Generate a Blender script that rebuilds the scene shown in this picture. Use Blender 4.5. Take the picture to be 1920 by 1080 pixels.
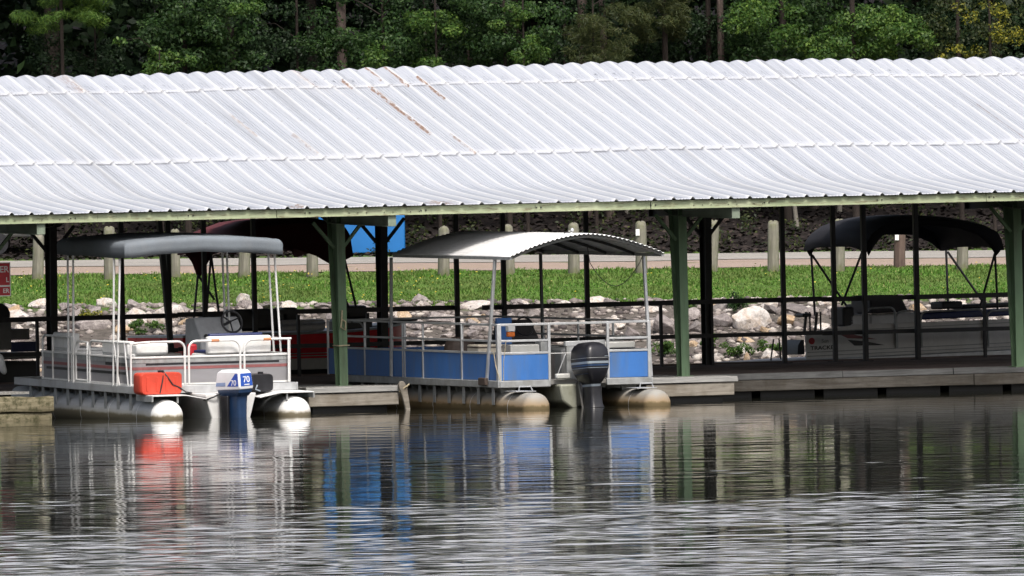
import bpy, bmesh, math, random
import numpy as np
from mathutils import Vector, Matrix, Euler
S = bpy.context.scene
for o in list(bpy.data.objects): bpy.data.objects.remove(o)
rnd = random.Random(11)
rad, sin, cos, pi = math.radians, math.sin, math.cos, math.pi

# ------------------------------------------------------------------ camera
FPX, DIST, CAMH, YHOR, ROLL, TH = 28600., 220., 3.45, 321., rad(1.25), rad(25)
pit = math.atan((540 - YHOR) / FPX)
_up = Vector((0, sin(pit), cos(pit))); FW = Vector((0, cos(pit), -sin(pit))); _r = Vector((1, 0, 0))
RT = _r * cos(ROLL) - _up * sin(ROLL); UP = _r * sin(ROLL) + _up * cos(ROLL)
CAM = Vector((0, -DIST, CAMH))
cd = bpy.data.cameras.new('camera'); cam = bpy.data.objects.new('camera', cd); S.collection.objects.link(cam)
cd.sensor_width = 36; cd.lens = FPX * 36 / 1920; cd.clip_start = 1; cd.clip_end = 4000
cam.matrix_world = Matrix(((RT.x, UP.x, -FW.x, CAM.x), (RT.y, UP.y, -FW.y, CAM.y), (RT.z, UP.z, -FW.z, CAM.z), (0, 0, 0, 1)))
S.camera = cam

# ------------------------------------------------------------------ world, sun, exposure
SUN_EL = rad(54)
sd = Vector((0.30, -0.95, 0)).normalized() * cos(SUN_EL) + Vector((0, 0, sin(SUN_EL)))
wd = bpy.data.worlds.new('World'); S.world = wd; wd.use_nodes = True
nt = wd.node_tree; nt.nodes.clear()
sk = nt.nodes.new('ShaderNodeTexSky'); sk.sky_type = 'NISHITA'; sk.sun_disc = False
sk.sun_elevation = SUN_EL; sk.sun_rotation = math.atan2(sd.x, sd.y)
sk.air_density = 1.0; sk.dust_density = 6.0; sk.ozone_density = 1.0
hs = nt.nodes.new('ShaderNodeHueSaturation'); hs.inputs['Saturation'].default_value = 0.62
bg = nt.nodes.new('ShaderNodeBackground'); bg.inputs['Strength'].default_value = 0.13
wo = nt.nodes.new('ShaderNodeOutputWorld')
nt.links.new(sk.outputs[0], hs.inputs['Color']); nt.links.new(hs.outputs[0], bg.inputs[0]); nt.links.new(bg.outputs[0], wo.inputs[0])
sl = bpy.data.lights.new('sun', 'SUN'); sl.energy = 2.0; sl.angle = rad(9); sl.color = (1.0, 0.96, 0.90)
so = bpy.data.objects.new('sun', sl); S.collection.objects.link(so)
so.rotation_euler = (-sd).to_track_quat('-Z', 'Y').to_euler(); so.location = (0, -60, 80)
S.view_settings.view_transform = 'Standard'; S.view_settings.look = 'None'
S.view_settings.exposure = 0.55; S.view_settings.gamma = 1.0
S.cycles.max_bounces = 6; S.cycles.diffuse_bounces = 3; S.cycles.glossy_bounces = 3; S.cycles.transparent_max_bounces = 6
S.cycles.sample_clamp_indirect = 4; S.cycles.use_denoising = True; S.cycles.caustics_reflective = False

# ------------------------------------------------------------------ pixel <-> place helpers (photo pixels, 1920 wide)
def ray(x, y): return (FW * FPX + RT * (x - 960) - UP * (y - 540)).normalized()
def pz(x, y, z): d = ray(x, y); return CAM + d * ((z - CAM.z) / d.z)
ORG = pz(1380, 750, 0)
UA = Vector((cos(TH), sin(TH), 0)); VA = Vector((-sin(TH), cos(TH), 0))
def W(u, v, z): return ORG + UA * u + VA * v + Vector((0, 0, z))
def loc(P): d = P - ORG; return Vector((d.dot(UA), d.dot(VA), d.z))
def pv(x, y, v): d = ray(x, y); return loc(CAM + d * ((v - (CAM - ORG).dot(VA)) / d.dot(VA)))
def pu(x, y, u): d = ray(x, y); return loc(CAM + d * ((u - (CAM - ORG).dot(UA)) / d.dot(UA)))
def pY(x, y, Y): d = ray(x, y); return CAM + d * ((Y + DIST) / d.y)

# ------------------------------------------------------------------ object helpers
col = S.collection
def props(o, label=None, cat=None, group=None, kind=None):
    if label: o['label'] = label
    if cat: o['category'] = cat
    if group: o['group'] = group
    if kind: o['kind'] = kind
    return o
def thing(name, label, cat, at, rot=(0, 0, TH), group=None):
    o = bpy.data.objects.new(name, None); col.objects.link(o); o.empty_display_size = .2
    o.location = at; o.rotation_euler = rot
    return props(o, label, cat, group)
class MB:
    def __init__(s): s.v = []; s.f = []
    def add(s, vs, fs):
        n = len(s.v); s.v += [tuple(p) for p in vs]; s.f += [tuple(i + n for i in f) for f in fs]; return s
    def box(s, x0, x1, y0, y1, z0, z1):
        v = [(x, y, z) for z in (z0, z1) for y in (y0, y1) for x in (x0, x1)]
        return s.add(v, [(0, 2, 3, 1), (4, 5, 7, 6), (0, 1, 5, 4), (2, 6, 7, 3), (0, 4, 6, 2), (1, 3, 7, 5)])
    def cbox(s, c, d): return s.box(c[0] - d[0] / 2, c[0] + d[0] / 2, c[1] - d[1] / 2, c[1] + d[1] / 2, c[2] - d[2] / 2, c[2] + d[2] / 2)
    def prism(s, poly, d, axis='y', at=0.0):   # polygon in the two other axes, pushed along axis from at to at+d
        n = len(poly); P = []
        for k in (at, at + d):
            for a, b in poly:
                P.append((a, k, b) if axis == 'y' else (k, a, b) if axis == 'x' else (a, b, k))
        F = [tuple(range(n))[::-1], tuple(range(n, 2 * n))] + [(i, (i + 1) % n, n + (i + 1) % n, n + i) for i in range(n)]
        return s.add(P, F)
    def tube(s, pts, r, n=8, cap=True):
        pts = [Vector(p) for p in pts]; m = len(pts)
        rs = r if hasattr(r, '__len__') else [r] * m
        V = []; F = []; prev = None
        for i, p in enumerate(pts):
            t = (pts[min(i + 1, m - 1)] - pts[max(i - 1, 0)]).normalized()
            if prev is None:
                a = t.cross(Vector((0, 0, 1)))
                if a.length < .05: a = t.cross(Vector((1, 0, 0)))
            else: a = prev - t * prev.dot(t)
            a.normalize(); prev = a; b = t.cross(a)
            V += [p + (a * cos(2 * pi * k / n) + b * sin(2 * pi * k / n)) * rs[i] for k in range(n)]
        for i in range(m - 1):
            for k in range(n):
                F.append((i * n + k, i * n + (k + 1) % n, (i + 1) * n + (k + 1) % n, (i + 1) * n + k))
        if cap: F += [tuple(range(n))[::-1], tuple(range((m - 1) * n, m * n))]
        return s.add(V, F)
    def bar(s, a, b, w, h=None):               # rectangular bar between two points
        h = h or w; a = Vector(a); b = Vector(b); t = (b - a).normalized()
        x = t.cross(Vector((0, 0, 1)))
        if x.length < .05: x = Vector((1, 0, 0))
        x.normalize(); y = x.cross(t)
        V = [p + x * i * w / 2 + y * j * h / 2 for p in (a, b) for i, j in ((-1, -1), (1, -1), (1, 1), (-1, 1))]
        return s.add(V, [(0, 1, 2, 3), (7, 6, 5, 4), (0, 4, 5, 1), (1, 5, 6, 2), (2, 6, 7, 3), (3, 7, 4, 0)])
    def loft(s, rings, cap=True, closed=True):
        n = len(rings[0]); V = [p for r in rings for p in r]; F = []
        for i in range(len(rings) - 1):
            for k in range(n if closed else n - 1):
                F.append((i * n + k, i * n + (k + 1) % n, (i + 1) * n + (k + 1) % n, (i + 1) * n + k))
        if cap: F += [tuple(range(n))[::-1], tuple(range((len(rings) - 1) * n, len(rings) * n))]
        return s.add(V, F)
    def grid(s, P):                            # P[i][j] points
        h = len(P); w = len(P[0])
        return s.add([p for r in P for p in r], [(i * w + j, i * w + j + 1, (i + 1) * w + j + 1, (i + 1) * w + j) for i in range(h - 1) for j in range(w - 1)])
    def build(s, name, m, parent=None, smooth=35, at=None, rot=None, bevel=0, solid=0, sub=0, fixn=True):
        me = bpy.data.meshes.new(name); me.from_pydata([tuple(p) for p in s.v], [], s.f); me.materials.append(m)
        if fixn:
            b = bmesh.new(); b.from_mesh(me); bmesh.ops.recalc_face_normals(b, faces=b.faces); b.to_mesh(me); b.free()
        return link_mesh(name, me, parent, smooth, at, rot, bevel, solid, sub)
def link_mesh(name, me, parent=None, smooth=35, at=None, rot=None, bevel=0, solid=0, sub=0):
    if smooth:
        me.polygons.foreach_set('use_smooth', [True] * len(me.polygons)); me.set_sharp_from_angle(angle=rad(smooth))
    o = bpy.data.objects.new(name, me); col.objects.link(o)
    if parent: o.parent = parent
    if at is not None: o.location = at
    if rot is not None: o.rotation_euler = rot
    if sub: q = o.modifiers.new('sub', 'SUBSURF'); q.levels = q.render_levels = sub
    if solid: q = o.modifiers.new('solid', 'SOLIDIFY'); q.thickness = solid; q.offset = 0
    if bevel:
        q = o.modifiers.new('bevel', 'BEVEL'); q.width = bevel; q.segments = 2; q.limit_method = 'ANGLE'; q.angle_limit = rad(40)
    return o
def rrect(x0, x1, y0, y1, r, n=5):             # rounded rectangle outline
    P = []
    for cx, cy, a in ((x1 - r, y1 - r, 0), (x0 + r, y1 - r, 90), (x0 + r, y0 + r, 180), (x1 - r, y0 + r, 270)):
        P += [(cx + r * cos(rad(a + 90 * k / n)), cy + r * sin(rad(a + 90 * k / n))) for k in range(n + 1)]
    return P
def arc_rail(p0, p1, top, r, axis):            # hairpin: up from p0, rounded corner, along to p1 at height top
    p0 = Vector(p0); p1 = Vector(p1); d = (p1 - p0); d.z = 0; d.normalize()
    pts = [p0, Vector((p0.x, p0.y, top - r))]
    for k in range(1, 6):
        a = pi / 2 * k / 5; pts.append(Vector((p0.x, p0.y, top - r)) + d * (r - r * cos(a)) + Vector((0, 0, r * sin(a))))
    pts.append(Vector((p1.x, p1.y, top))); return pts
def flat_text(body, size, m, parent, name, at, rot, ext=.001, ax='CENTER', sx=1):
    c = bpy.data.curves.new(name, 'FONT'); c.body = body; c.size = size; c.extrude = ext; c.align_x = ax; c.align_y = 'CENTER'; c.offset = .0015
    t = bpy.data.objects.new(name, c); col.objects.link(t)
    dg = bpy.context.evaluated_depsgraph_get(); me = bpy.data.meshes.new_from_object(t.evaluated_get(dg))
    bpy.data.objects.remove(t); bpy.data.curves.remove(c); me.materials.clear(); me.materials.append(m)
    o = bpy.data.objects.new(name, me); col.objects.link(o); o.parent = parent; o.location = at; o.rotation_euler = rot; o.scale = (sx, 1, 1)
    return o
def dup(root, at, rot=None, label=None, group=None, scale=None):
    r = root.copy(); col.objects.link(r); r.location = at
    if rot is not None: r.rotation_euler = rot
    if scale is not None: r.scale = scale
    if label: r['label'] = label
    if group: r['group'] = group
    for ch in root.children:
        c = ch.copy(); col.objects.link(c); c.parent = r
        for g in ch.children: d = g.copy(); col.objects.link(d); d.parent = c
    return r

# ------------------------------------------------------------------ materials
class N:
    def __init__(s, name):
        s.m = bpy.data.materials.new(name); s.m.use_nodes = True; s.t = s.m.node_tree; s.t.nodes.clear()
        s.out = s.n('ShaderNodeOutputMaterial'); s.tc = s.n('ShaderNodeTexCoord')
    def n(s, t, **k):
        x = s.t.nodes.new(t)
        for a, b in k.items(): setattr(x, a, b)
        return x
    def l(s, a, b): s.t.links.new(a, b)
    def val(s, sock, v):
        if hasattr(v, 'is_output'): s.l(v, sock)
        else: sock.default_value = v
    def math(s, op, a, b=0.0, clamp=False):
        x = s.n('ShaderNodeMath', operation=op, use_clamp=clamp); s.val(x.inputs[0], a); s.val(x.inputs[1], b); return x.outputs[0]
    def mapping(s, scale=(1, 1, 1), src='Object', rot=(0, 0, 0)):
        x = s.n('ShaderNodeMapping'); s.l(s.tc.outputs[src], x.inputs['Vector']); x.inputs['Scale'].default_value = scale; x.inputs['Rotation'].default_value = rot; return x.outputs[0]
    def noise(s, scale, detail=4, rough=.6, vec=None, dist=0):
        x = s.n('ShaderNodeTexNoise'); x.inputs['Scale'].default_value = scale; x.inputs['Detail'].default_value = detail; x.inputs['Roughness'].default_value = rough; x.inputs['Distortion'].default_value = dist
        s.l(vec if vec is not None else s.tc.outputs['Object'], x.inputs['Vector']); return x.outputs['Fac']
    def ramp(s, fac, stops):
        x = s.n('ShaderNodeValToRGB'); e = x.color_ramp.elements
        while len(e) < len(stops): e.new(.5)
        for i, (p, c) in enumerate(stops): e[i].position = p; e[i].color = (c if hasattr(c, '__len__') else (c, c, c)) + ((1,) if (not hasattr(c, '__len__') or len(c) == 3) else ())
        s.l(fac, x.inputs[0]); return x.outputs[0]
    def mix(s, f, a, b, mode='MIX'):
        x = s.n('ShaderNodeMix', data_type='RGBA', blend_type=mode); s.val(x.inputs[0], f)
        for i, v in ((6, a), (7, b)):
            if hasattr(v, 'is_output'): s.l(v, x.inputs[i])
            else: x.inputs[i].default_value = tuple(v) + ((1,) if len(v) == 3 else ())
        return x.outputs[2]
    def xyz(s, src='Object'):
        x = s.n('ShaderNodeSeparateXYZ'); s.l(s.tc.outputs[src], x.inputs[0]); return x.outputs
    def bump(s, h, strength=.3, dist=.01):
        x = s.n('ShaderNodeBump'); x.inputs['Strength'].default_value = strength; x.inputs['Distance'].default_value = dist; s.l(h, x.inputs['Height']); return x.outputs[0]
    def bsdf(s, color, rough=.5, metal=0., normal=None, spec=.5, trans=0., coat=0.):
        x = s.n('ShaderNodeBsdfPrincipled')
        if hasattr(color, 'is_output'): s.l(color, x.inputs['Base Color'])
        else: x.inputs['Base Color'].default_value = tuple(color) + (1,)
        s.val(x.inputs['Roughness'], rough); s.val(x.inputs['Metallic'], metal); x.inputs['Specular IOR Level'].default_value = spec
        x.inputs['Transmission Weight'].default_value = trans; x.inputs['Coat Weight'].default_value = coat
        if normal is not None: s.l(normal, x.inputs['Normal'])
        s.l(x.outputs[0], s.out.inputs[0]); return x
def paint(name, c, rough=.45, metal=0., var=.18, scale=6., dirt=None, dirt_amt=.35, bump=.05, spec=.5, stretch=(1, 1, 1), coat=0.):
    k = N(name); v = k.mapping(stretch); a = k.noise(scale, 5, .65, v)
    c0 = tuple(x * (1 - var) for x in c); c1 = tuple(min(1, x * (1 + var)) for x in c)
    cc = k.ramp(a, [(.3, c0), (.7, c1)])
    if dirt:
        d = k.noise(scale * .6, 6, .7, k.mapping((stretch[0] * 1.7, stretch[1] * 1.7, stretch[2] * .6)))
        cc = k.mix(k.math('MULTIPLY', k.ramp(d, [(.48, 0.), (.68, 1.)]), dirt_amt), cc, dirt)
    fine = k.noise(scale * 14, 3, .6, v)
    k.bsdf(cc, k.math('ADD', k.math('MULTIPLY', a, .25), rough - .12), metal, k.bump(fine, bump, .01), spec, coat=coat)
    return k.m
def wood(name, c0, c1, rough=.85, axis=0, moss=None, moss_amt=.5, green=(.06, .08, .02)):
    k = N(name); st = [9., 9., 9.]; st[axis] = .7; v = k.mapping(tuple(st))
    a = k.noise(2.2, 8, .7, v, .6); big = k.noise(1.3, 4, .6)
    cc = k.ramp(a, [(.3, c0), (.7, c1)]); cc = k.mix(k.math('MULTIPLY', k.ramp(big, [(.4, 0.), (.75, 1.)]), .5), cc, tuple(x * .45 for x in c0))
    if moss: cc = k.mix(k.math('MULTIPLY', k.ramp(k.noise(moss, 6, .7), [(.46, 0.), (.62, 1.)]), moss_amt), cc, green)
    k.bsdf(cc, rough, 0, k.bump(a, .5, .012)); return k.m
M = {}
M['green_steel'] = paint('green_steel', (.130, .215, .120), .55, 0, .2, 4, (.045, .04, .025), .5, stretch=(2, 2, .5))
M['rafter'] = paint('pale_green_rafter', (.20, .245, .185), .6, 0, .2, 4, (.07, .07, .05), .5, stretch=(2, .6, 2))
M['dark_steel'] = paint('dark_steel', (.030, .033, .032), .55, 0, .25, 5, (.05, .028, .018), .4)
M['pole_steel'] = paint('pole_steel', (.022, .022, .026), .5, 0, .3, 8, (.05, .03, .02), .3)
def eave_mat():
    k = N('eave_paint'); x, y, z = k.xyz()[:3]
    a = k.noise(3, 6, .7, k.mapping((.6, 1, 3))); c = k.ramp(a, [(.3, (.27, .325, .19)), (.7, (.44, .475, .32))])
    r = k.ramp(k.noise(5, 8, .75, k.mapping((.7, 1, 6))), [(.52, 0.), (.64, 1.)]); c = k.mix(k.math('MULTIPLY', r, .85), c, (.11, .06, .03))
    dk = k.ramp(k.noise(16, 3, .7, k.mapping((1, 1, .2))), [(.66, 0.), (.72, 1.)]); c = k.mix(k.math('MULTIPLY', dk, .6), c, (.03, .035, .02))
    k.bsdf(c, .6, 0, k.bump(a, .1, .01)); return k.m
M['eave'] = eave_mat()
M['alu'] = paint('brushed_aluminium', (.56, .57, .58), .42, .55, .14, 5, (.30, .29, .26), .4, stretch=(1, .6, 1))
M['alu_white'] = paint('white_aluminium', (.72, .72, .71), .4, .12, .08, 6, (.45, .40, .33), .25)
M['alu_grey'] = paint('grey_aluminium', (.36, .37, .37), .5, .35, .2, 7, (.16, .15, .12), .45)
M['white'] = paint('white_vinyl', (.74, .74, .73), .45, 0, .06, 5, (.5, .46, .38), .3)
M['cream'] = paint('cream_plastic', (.62, .56, .45), .5, 0, .1, 5, (.35, .28, .2), .3)
M['grey_panel'] = paint('grey_panel', (.255, .25, .262), .45, .1, .1, 3, (.2, .19, .18), .35, stretch=(.6, .6, 2))
M['maroon'] = paint('maroon_stripe', (.24, .085, .085), .5, 0, .2, 8)
M['black'] = paint('black_plastic', (.014, .014, .017), .38, 0, .3, 8)
M['black_gloss'] = paint('black_gloss_cowl', (.010, .010, .014), .34, 0, .2, 6, (.03, .03, .034), .35, bump=.03)
M['silver'] = paint('silver_decal', (.30, .35, .40), .35, .2, .1, 8)
M['navy'] = paint('navy_paint', (.018, .045, .11), .35, 0, .2, 6, (.05, .06, .07), .3)
M['navy_vinyl'] = paint('navy_vinyl', (.02, .03, .10), .5, 0, .2, 6)
M['cowl_white'] = paint('white_cowl', (.78, .78, .80), .3, 0, .04, 5, bump=.02)
M['decal_blue'] = paint('blue_decal', (.02, .085, .42), .35, 0, .12, 5, bump=.01)
M['tank_red'] = paint('red_fuel_tank', (.62, .065, .035), .45, 0, .12, 5, (.40, .05, .03), .5)
M['canvas_grey'] = paint('grey_canvas', (.15, .172, .195), .8, 0, .12, 3, (.18, .19, .20), .4, bump=.25)
M['canvas_black'] = paint('black_canvas', (.010, .010, .015), .85, 0, .25, 3, bump=.2)
M['canvas_maroon'] = paint('maroon_canvas', (.075, .008, .012), .85, 0, .2, 3, bump=.2)
M['panel_blue'] = paint('blue_side_panel', (.042, .152, .43), .40, .0, .16, 1.6, (.11, .15, .20), .55, stretch=(1.5, 1.5, .5))
M['bright_blue'] = paint('bright_blue_sheet', (.008, .135, .40), .45, 0, .1, 2)
M['red_hull'] = paint('red_hull', (.66, .03, .04), .3, 0, .15, 3)
M['hull_grey'] = paint('grey_hull', (.24, .235, .225), .5, .1, .15, 3, (.12, .11, .09), .4)
M['hull_cream'] = paint('pale_hull', (.44, .44, .42), .5, .05, .12, 3, (.25, .24, .2), .35)
M['dark_vinyl'] = paint('dark_vinyl', (.03, .027, .027), .6, 0, .25, 5)
M['brown'] = paint('brown_vinyl', (.07, .05, .04), .6, 0, .25, 5)
M['orange'] = paint('orange_float', (.6, .15, .02), .5, 0, .15, 8)
M['red_paint'] = paint('red_paint', (.42, .02, .03), .5, 0, .12, 6)
M['rope'] = paint('rope', (.42, .36, .24), .9, 0, .25, 40)
M['plank'] = wood('weathered_planks', (.15, .145, .135), (.33, .325, .31), axis=1)
M['board'] = wood('weathered_fascia', (.20, .20, .19), (.44, .435, .42), axis=0)
M['float'] = wood('float_timber', (.15, .13, .105), (.36, .33, .28), axis=0, moss=2.5, moss_amt=.35, green=(.10, .07, .035))
M['brown_plank'] = wood('brown_planks', (.085, .065, .058), (.22, .17, .155), axis=0)
M['moss_log'] = wood('mossy_timber', (.085, .07, .035), (.33, .29, .19), axis=0, moss=8, moss_amt=.95, green=(.04, .04, .012))
M['bollard'] = wood('bollard_timber', (.11, .10, .08), (.29, .275, .225), axis=2, moss=2.2, moss_amt=.75, green=(.125, .14, .05))
M['bollard_dark'] = wood('dark_bollard_timber', (.06, .035, .028), (.17, .12, .10), axis=2)
M['refl'] = paint('white_reflector', (.85, .85, .85), .3, 0, .03, 5)
def tube_mat(name, stain, base=(.60, .61, .62), hi=.16):
    k = N(name); z = k.xyz()[2]; a = k.noise(5, 6, .7, k.mapping((1, .5, 1.2)))
    c = k.ramp(a, [(.3, tuple(x * .85 for x in base)), (.7, base)])
    e = k.math('ADD', z, k.math('MULTIPLY', k.noise(9, 5, .7, k.mapping((1, .4, .4))), -.10))
    c = k.mix(k.ramp(e, [(-.02 + .02, 1.), (hi, 0.)]), c, stain)
    c = k.mix(k.ramp(e, [(0, .8), (.035, 0.)]), c, (.10, .08, .04))
    k.bsdf(c, .62, .0, k.bump(a, .08, .01), .3); return k.m
M['tube_a'] = tube_mat('pontoon_aluminium', (.34, .33, .28), (.47, .485, .50), .10)
M['cap_a'] = tube_mat('pontoon_cap', (.50, .46, .36), (.80, .80, .79), .07)
M['tube_b'] = tube_mat('stained_pontoon', (.33, .225, .115), (.31, .30, .275), .15)
def roof_mat():
    k = N('white_roof_sheet'); x, y, z = k.xyz()[:3]
    a = k.noise(1.6, 6, .65, k.mapping((3.2, .22, .22))); b = k.noise(.35, 3, .5)
    c = k.ramp(a, [(.3, (.345, .365, .41)), (.72, (.42, .437, .48))])
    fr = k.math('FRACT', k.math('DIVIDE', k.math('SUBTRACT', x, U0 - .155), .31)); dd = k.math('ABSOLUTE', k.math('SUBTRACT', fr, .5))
    c = k.mix(k.ramp(k.math('ADD', dd, k.math('MULTIPLY', k.math('SUBTRACT', a, .5), .06)), [(.045, .85), (.115, 0.)]), c, (.58, .585, .59))  # ribs lightened to paint their highlight; pans keep the dirt tone
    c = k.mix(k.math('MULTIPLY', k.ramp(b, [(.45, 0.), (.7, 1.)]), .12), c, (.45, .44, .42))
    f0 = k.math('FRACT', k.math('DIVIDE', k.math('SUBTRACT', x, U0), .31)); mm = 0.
    for pp, ww, am in ((.332, .022, .5), (.506, .022, .4), (.684, .022, .5), (.215, .03, .55), (.80, .022, .35)):  # grime on minor ribs; dark line right of each rib paints its shade
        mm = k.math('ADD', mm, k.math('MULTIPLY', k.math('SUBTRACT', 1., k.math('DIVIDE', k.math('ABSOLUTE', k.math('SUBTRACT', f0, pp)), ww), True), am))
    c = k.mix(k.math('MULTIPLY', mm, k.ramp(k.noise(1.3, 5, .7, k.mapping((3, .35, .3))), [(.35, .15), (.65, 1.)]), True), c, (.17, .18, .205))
    sc_ = 0.
    for vv_ in (-.9, .95, 2.34, 3.9, 5.36, 5.95):
        sc_ = k.math('ADD', sc_, k.math('MULTIPLY', k.math('LESS_THAN', k.math('ABSOLUTE', k.math('SUBTRACT', y, vv_)), .02), k.math('LESS_THAN', k.math('ABSOLUTE', k.math('SUBTRACT', f0, .26)), .035)))
    c = k.mix(k.math('MULTIPLY', sc_, .6, True), c, (.14, .12, .11))
    lapn = k.ramp(k.noise(3.0, 4, .7, k.mapping((1.2, .2, .2))), [(.42, 0.), (.58, 1.)])
    for vv_ in (2.205, 5.255):
        c = k.mix(k.math('MULTIPLY', k.math('MULTIPLY', k.math('LESS_THAN', k.math('ABSOLUTE', k.math('SUBTRACT', y, vv_)), .03), lapn), .45), c, (.14, .14, .155))
    gl = k.noise(1.1, 5, .7, k.mapping((5.5, .12, .1))); zone = k.ramp(k.noise(.28, 2, .5, k.mapping((1, .8, 1))), [(.40, .15), (.62, 1.)])
    c = k.mix(k.math('MULTIPLY', k.math('MULTIPLY', k.ramp(gl, [(.52, 0.), (.70, 1.)]), zone), .5), c, (.17, .175, .19))
    st = k.ramp(k.noise(2.2, 7, .75, k.mapping((7, .30, .3))), [(.60, 0.), (.72, 1.)]); c = k.mix(k.math('MULTIPLY', st, .35), c, (.50, .45, .40))
    br = k.noise(4, 6, .8, k.mapping((9, 1.6, 1)))
    for u0, v0, v1, w, amt in STREAKS:
        d = k.math('SUBTRACT', 1., k.math('DIVIDE', k.math('ABSOLUTE', k.math('SUBTRACT', x, u0)), w), True)
        lo = k.math('MULTIPLY', k.math('GREATER_THAN', y, v0), k.math('LESS_THAN', y, v1))
        f = k.math('MULTIPLY', k.math('MULTIPLY', d, lo), k.math('MULTIPLY', k.ramp(br, [(.44, 0.), (.56, 1.)]), amt * 2.2), True)
        c = k.mix(k.math('MINIMUM', f, .9), c, (.20, .105, .055))
    k.bsdf(c, .42, .0, k.bump(a, .04, .01)); return k.m
U0, U1 = -15.5, 15.8
STREAKS = [(-3.44, 3.1, 5.3, .034, .75), (-3.13, 5.5, 6.2, .03, .6), (-2.82, 5.2, 6.2, .03, .7), (-2.50, 4.6, 5.6, .026, .7), (-3.40, 4.4, 5.2, .03, .4),
           (-3.75, 5.2, 5.6, .03, .6), (-3.12, 2.2, 3.1, .03, .35), (-8.1, 5.3, 6.2, .14, .3), (-4.3, 5.3, 6.2, .10, .25), (-4.0, 4.2, 5.3, .03, .3), (-6.2, 3.2, 4.2, .04, .3), (-5.6, 2.4, 3.3, .05, .25), (-7.5, -1.2, -.9, .2, .6), (-5.2, -1.2, -.8, .25, .5), (1.3, 2.5, 5., .025, .2), (6.1, 1.5, 4., .025, .2)]
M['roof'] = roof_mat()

# ------------------------------------------------------------------ terrain
_gy = [-900, 20, 22.5, 24, 25, 31, 33, 36, 38.5, 40.5, 47, 52, 54, 58, 64, 80, 120, 300, 1500]
_gz = [-1.6, -1.6, -.9, -.12, .08, 1.265, 1.38, 1.56, 1.69, 1.756, 1.84, 1.93, 2.02, 2.5, 3.2, 5.6, 12., 34., 60.]
def gz(x, y, bumpy=True):
    z = np.interp(y, _gy, _gz) - .011 * np.clip(x, -40, 40) * np.clip((np.asarray(y) - 27) / 4, 0, 1)
    if bumpy: z = z + .03 * np.sin(x * 1.3 + 2 * np.sin(y * .7)) * np.clip((y - 52) / 6, 0, 3) + .012 * np.sin(x * 2.1 + y) * np.sin(y * 1.7)
    return z
def np_mesh(name, V, F, m):
    me = bpy.data.meshes.new(name); V = np.asarray(V, np.float32); F = np.asarray(F, np.int32)
    me.vertices.add(len(V)); me.vertices.foreach_set('co', V.ravel()); n, k = F.shape
    me.loops.add(n * k); me.loops.foreach_set('vertex_index', F.ravel()); me.polygons.add(n)
    me.polygons.foreach_set('loop_start', np.arange(0, n * k, k, dtype=np.int32)); me.polygons.foreach_set('loop_total', np.full(n, k, np.int32))
    me.update(calc_edges=True); me.validate(); me.materials.append(m); return me
def sheet(name, xs, ys, zf, m, smooth=180):
    X, Y = np.meshgrid(xs, ys); V = np.stack([X, Y, zf(X, Y)], -1).reshape(-1, 3); w = len(xs); h = len(ys)
    i = (np.arange(h - 1)[:, None] * w + np.arange(w - 1)).ravel(); F = np.stack([i, i + 1, i + w + 1, i + w], -1)
    return link_mesh(name, np_mesh(name, V, F, m), smooth=smooth)
def ground_mat():
    k = N('ground_soil'); x, y, z = k.xyz()[:3]
    wob = k.math('MULTIPLY', k.math('SUBTRACT', k.noise(1.1, 5, .65), .5), 1.6); yy = k.math('ADD', y, wob)
    g = k.ramp(k.noise(3.5, 6, .7), [(.3, (.040, .075, .014)), (.6, (.085, .15, .028)), (.8, (.14, .15, .045))])
    dirt = k.ramp(k.noise(7, 6, .7), [(.3, (.045, .04, .034)), (.7, (.15, .13, .115))])
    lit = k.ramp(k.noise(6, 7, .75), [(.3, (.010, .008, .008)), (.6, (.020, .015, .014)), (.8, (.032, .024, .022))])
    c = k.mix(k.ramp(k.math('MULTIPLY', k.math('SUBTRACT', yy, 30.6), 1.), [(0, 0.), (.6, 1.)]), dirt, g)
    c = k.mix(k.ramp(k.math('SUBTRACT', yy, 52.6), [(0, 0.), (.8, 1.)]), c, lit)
    k.bsdf(c, .95, 0, k.bump(k.noise(20, 5, .7), .6, .03), .2); return k.m
gm = ground_mat()
gx = np.concatenate([np.linspace(-1200, -30, 16), np.linspace(-26, 26, 105), np.linspace(30, 1200, 16)])
gyv = np.concatenate([[-1500, -600, -200, 0, 15], np.arange(20, 70, .4), np.linspace(72, 140, 30), np.linspace(160, 1800, 18)])
ground = props(sheet('ground', gx, gyv, lambda X, Y: gz(X, Y), gm), kind='structure')
def gravel_mat(name, c0, c1, patch=None):
    k = N(name); a = k.noise(25, 6, .75); b = k.noise(.8, 4, .6, k.mapping((.35, 1, 1)))
    c = k.ramp(a, [(.3, c0), (.7, c1)]); c = k.mix(k.math('MULTIPLY', k.ramp(b, [(.4, 0.), (.7, 1.)]), .45), c, patch or tuple(x * .7 for x in c0))
    k.bsdf(c, .95, 0, k.bump(a, .5, .02), .3); return k.m
rx = np.linspace(-300, 300, 301)
props(sheet('gravel_verge', rx, np.array([40.4, 41.5, 43, 45, 47.05]), lambda X, Y: gz(X, Y) + .012 + .06 * np.sin(X * .9) * (Y < 41) * 0, gravel_mat('pinkish_gravel', (.22, .165, .14), (.40, .315, .27), (.27, .21, .14))), kind='structure')
props(sheet('road', rx, np.array([47, 48.5, 50, 52]), lambda X, Y: gz(X, Y) + .022, gravel_mat('pale_asphalt', (.25, .235, .215), (.38, .36, .335))), kind='structure')

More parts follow.
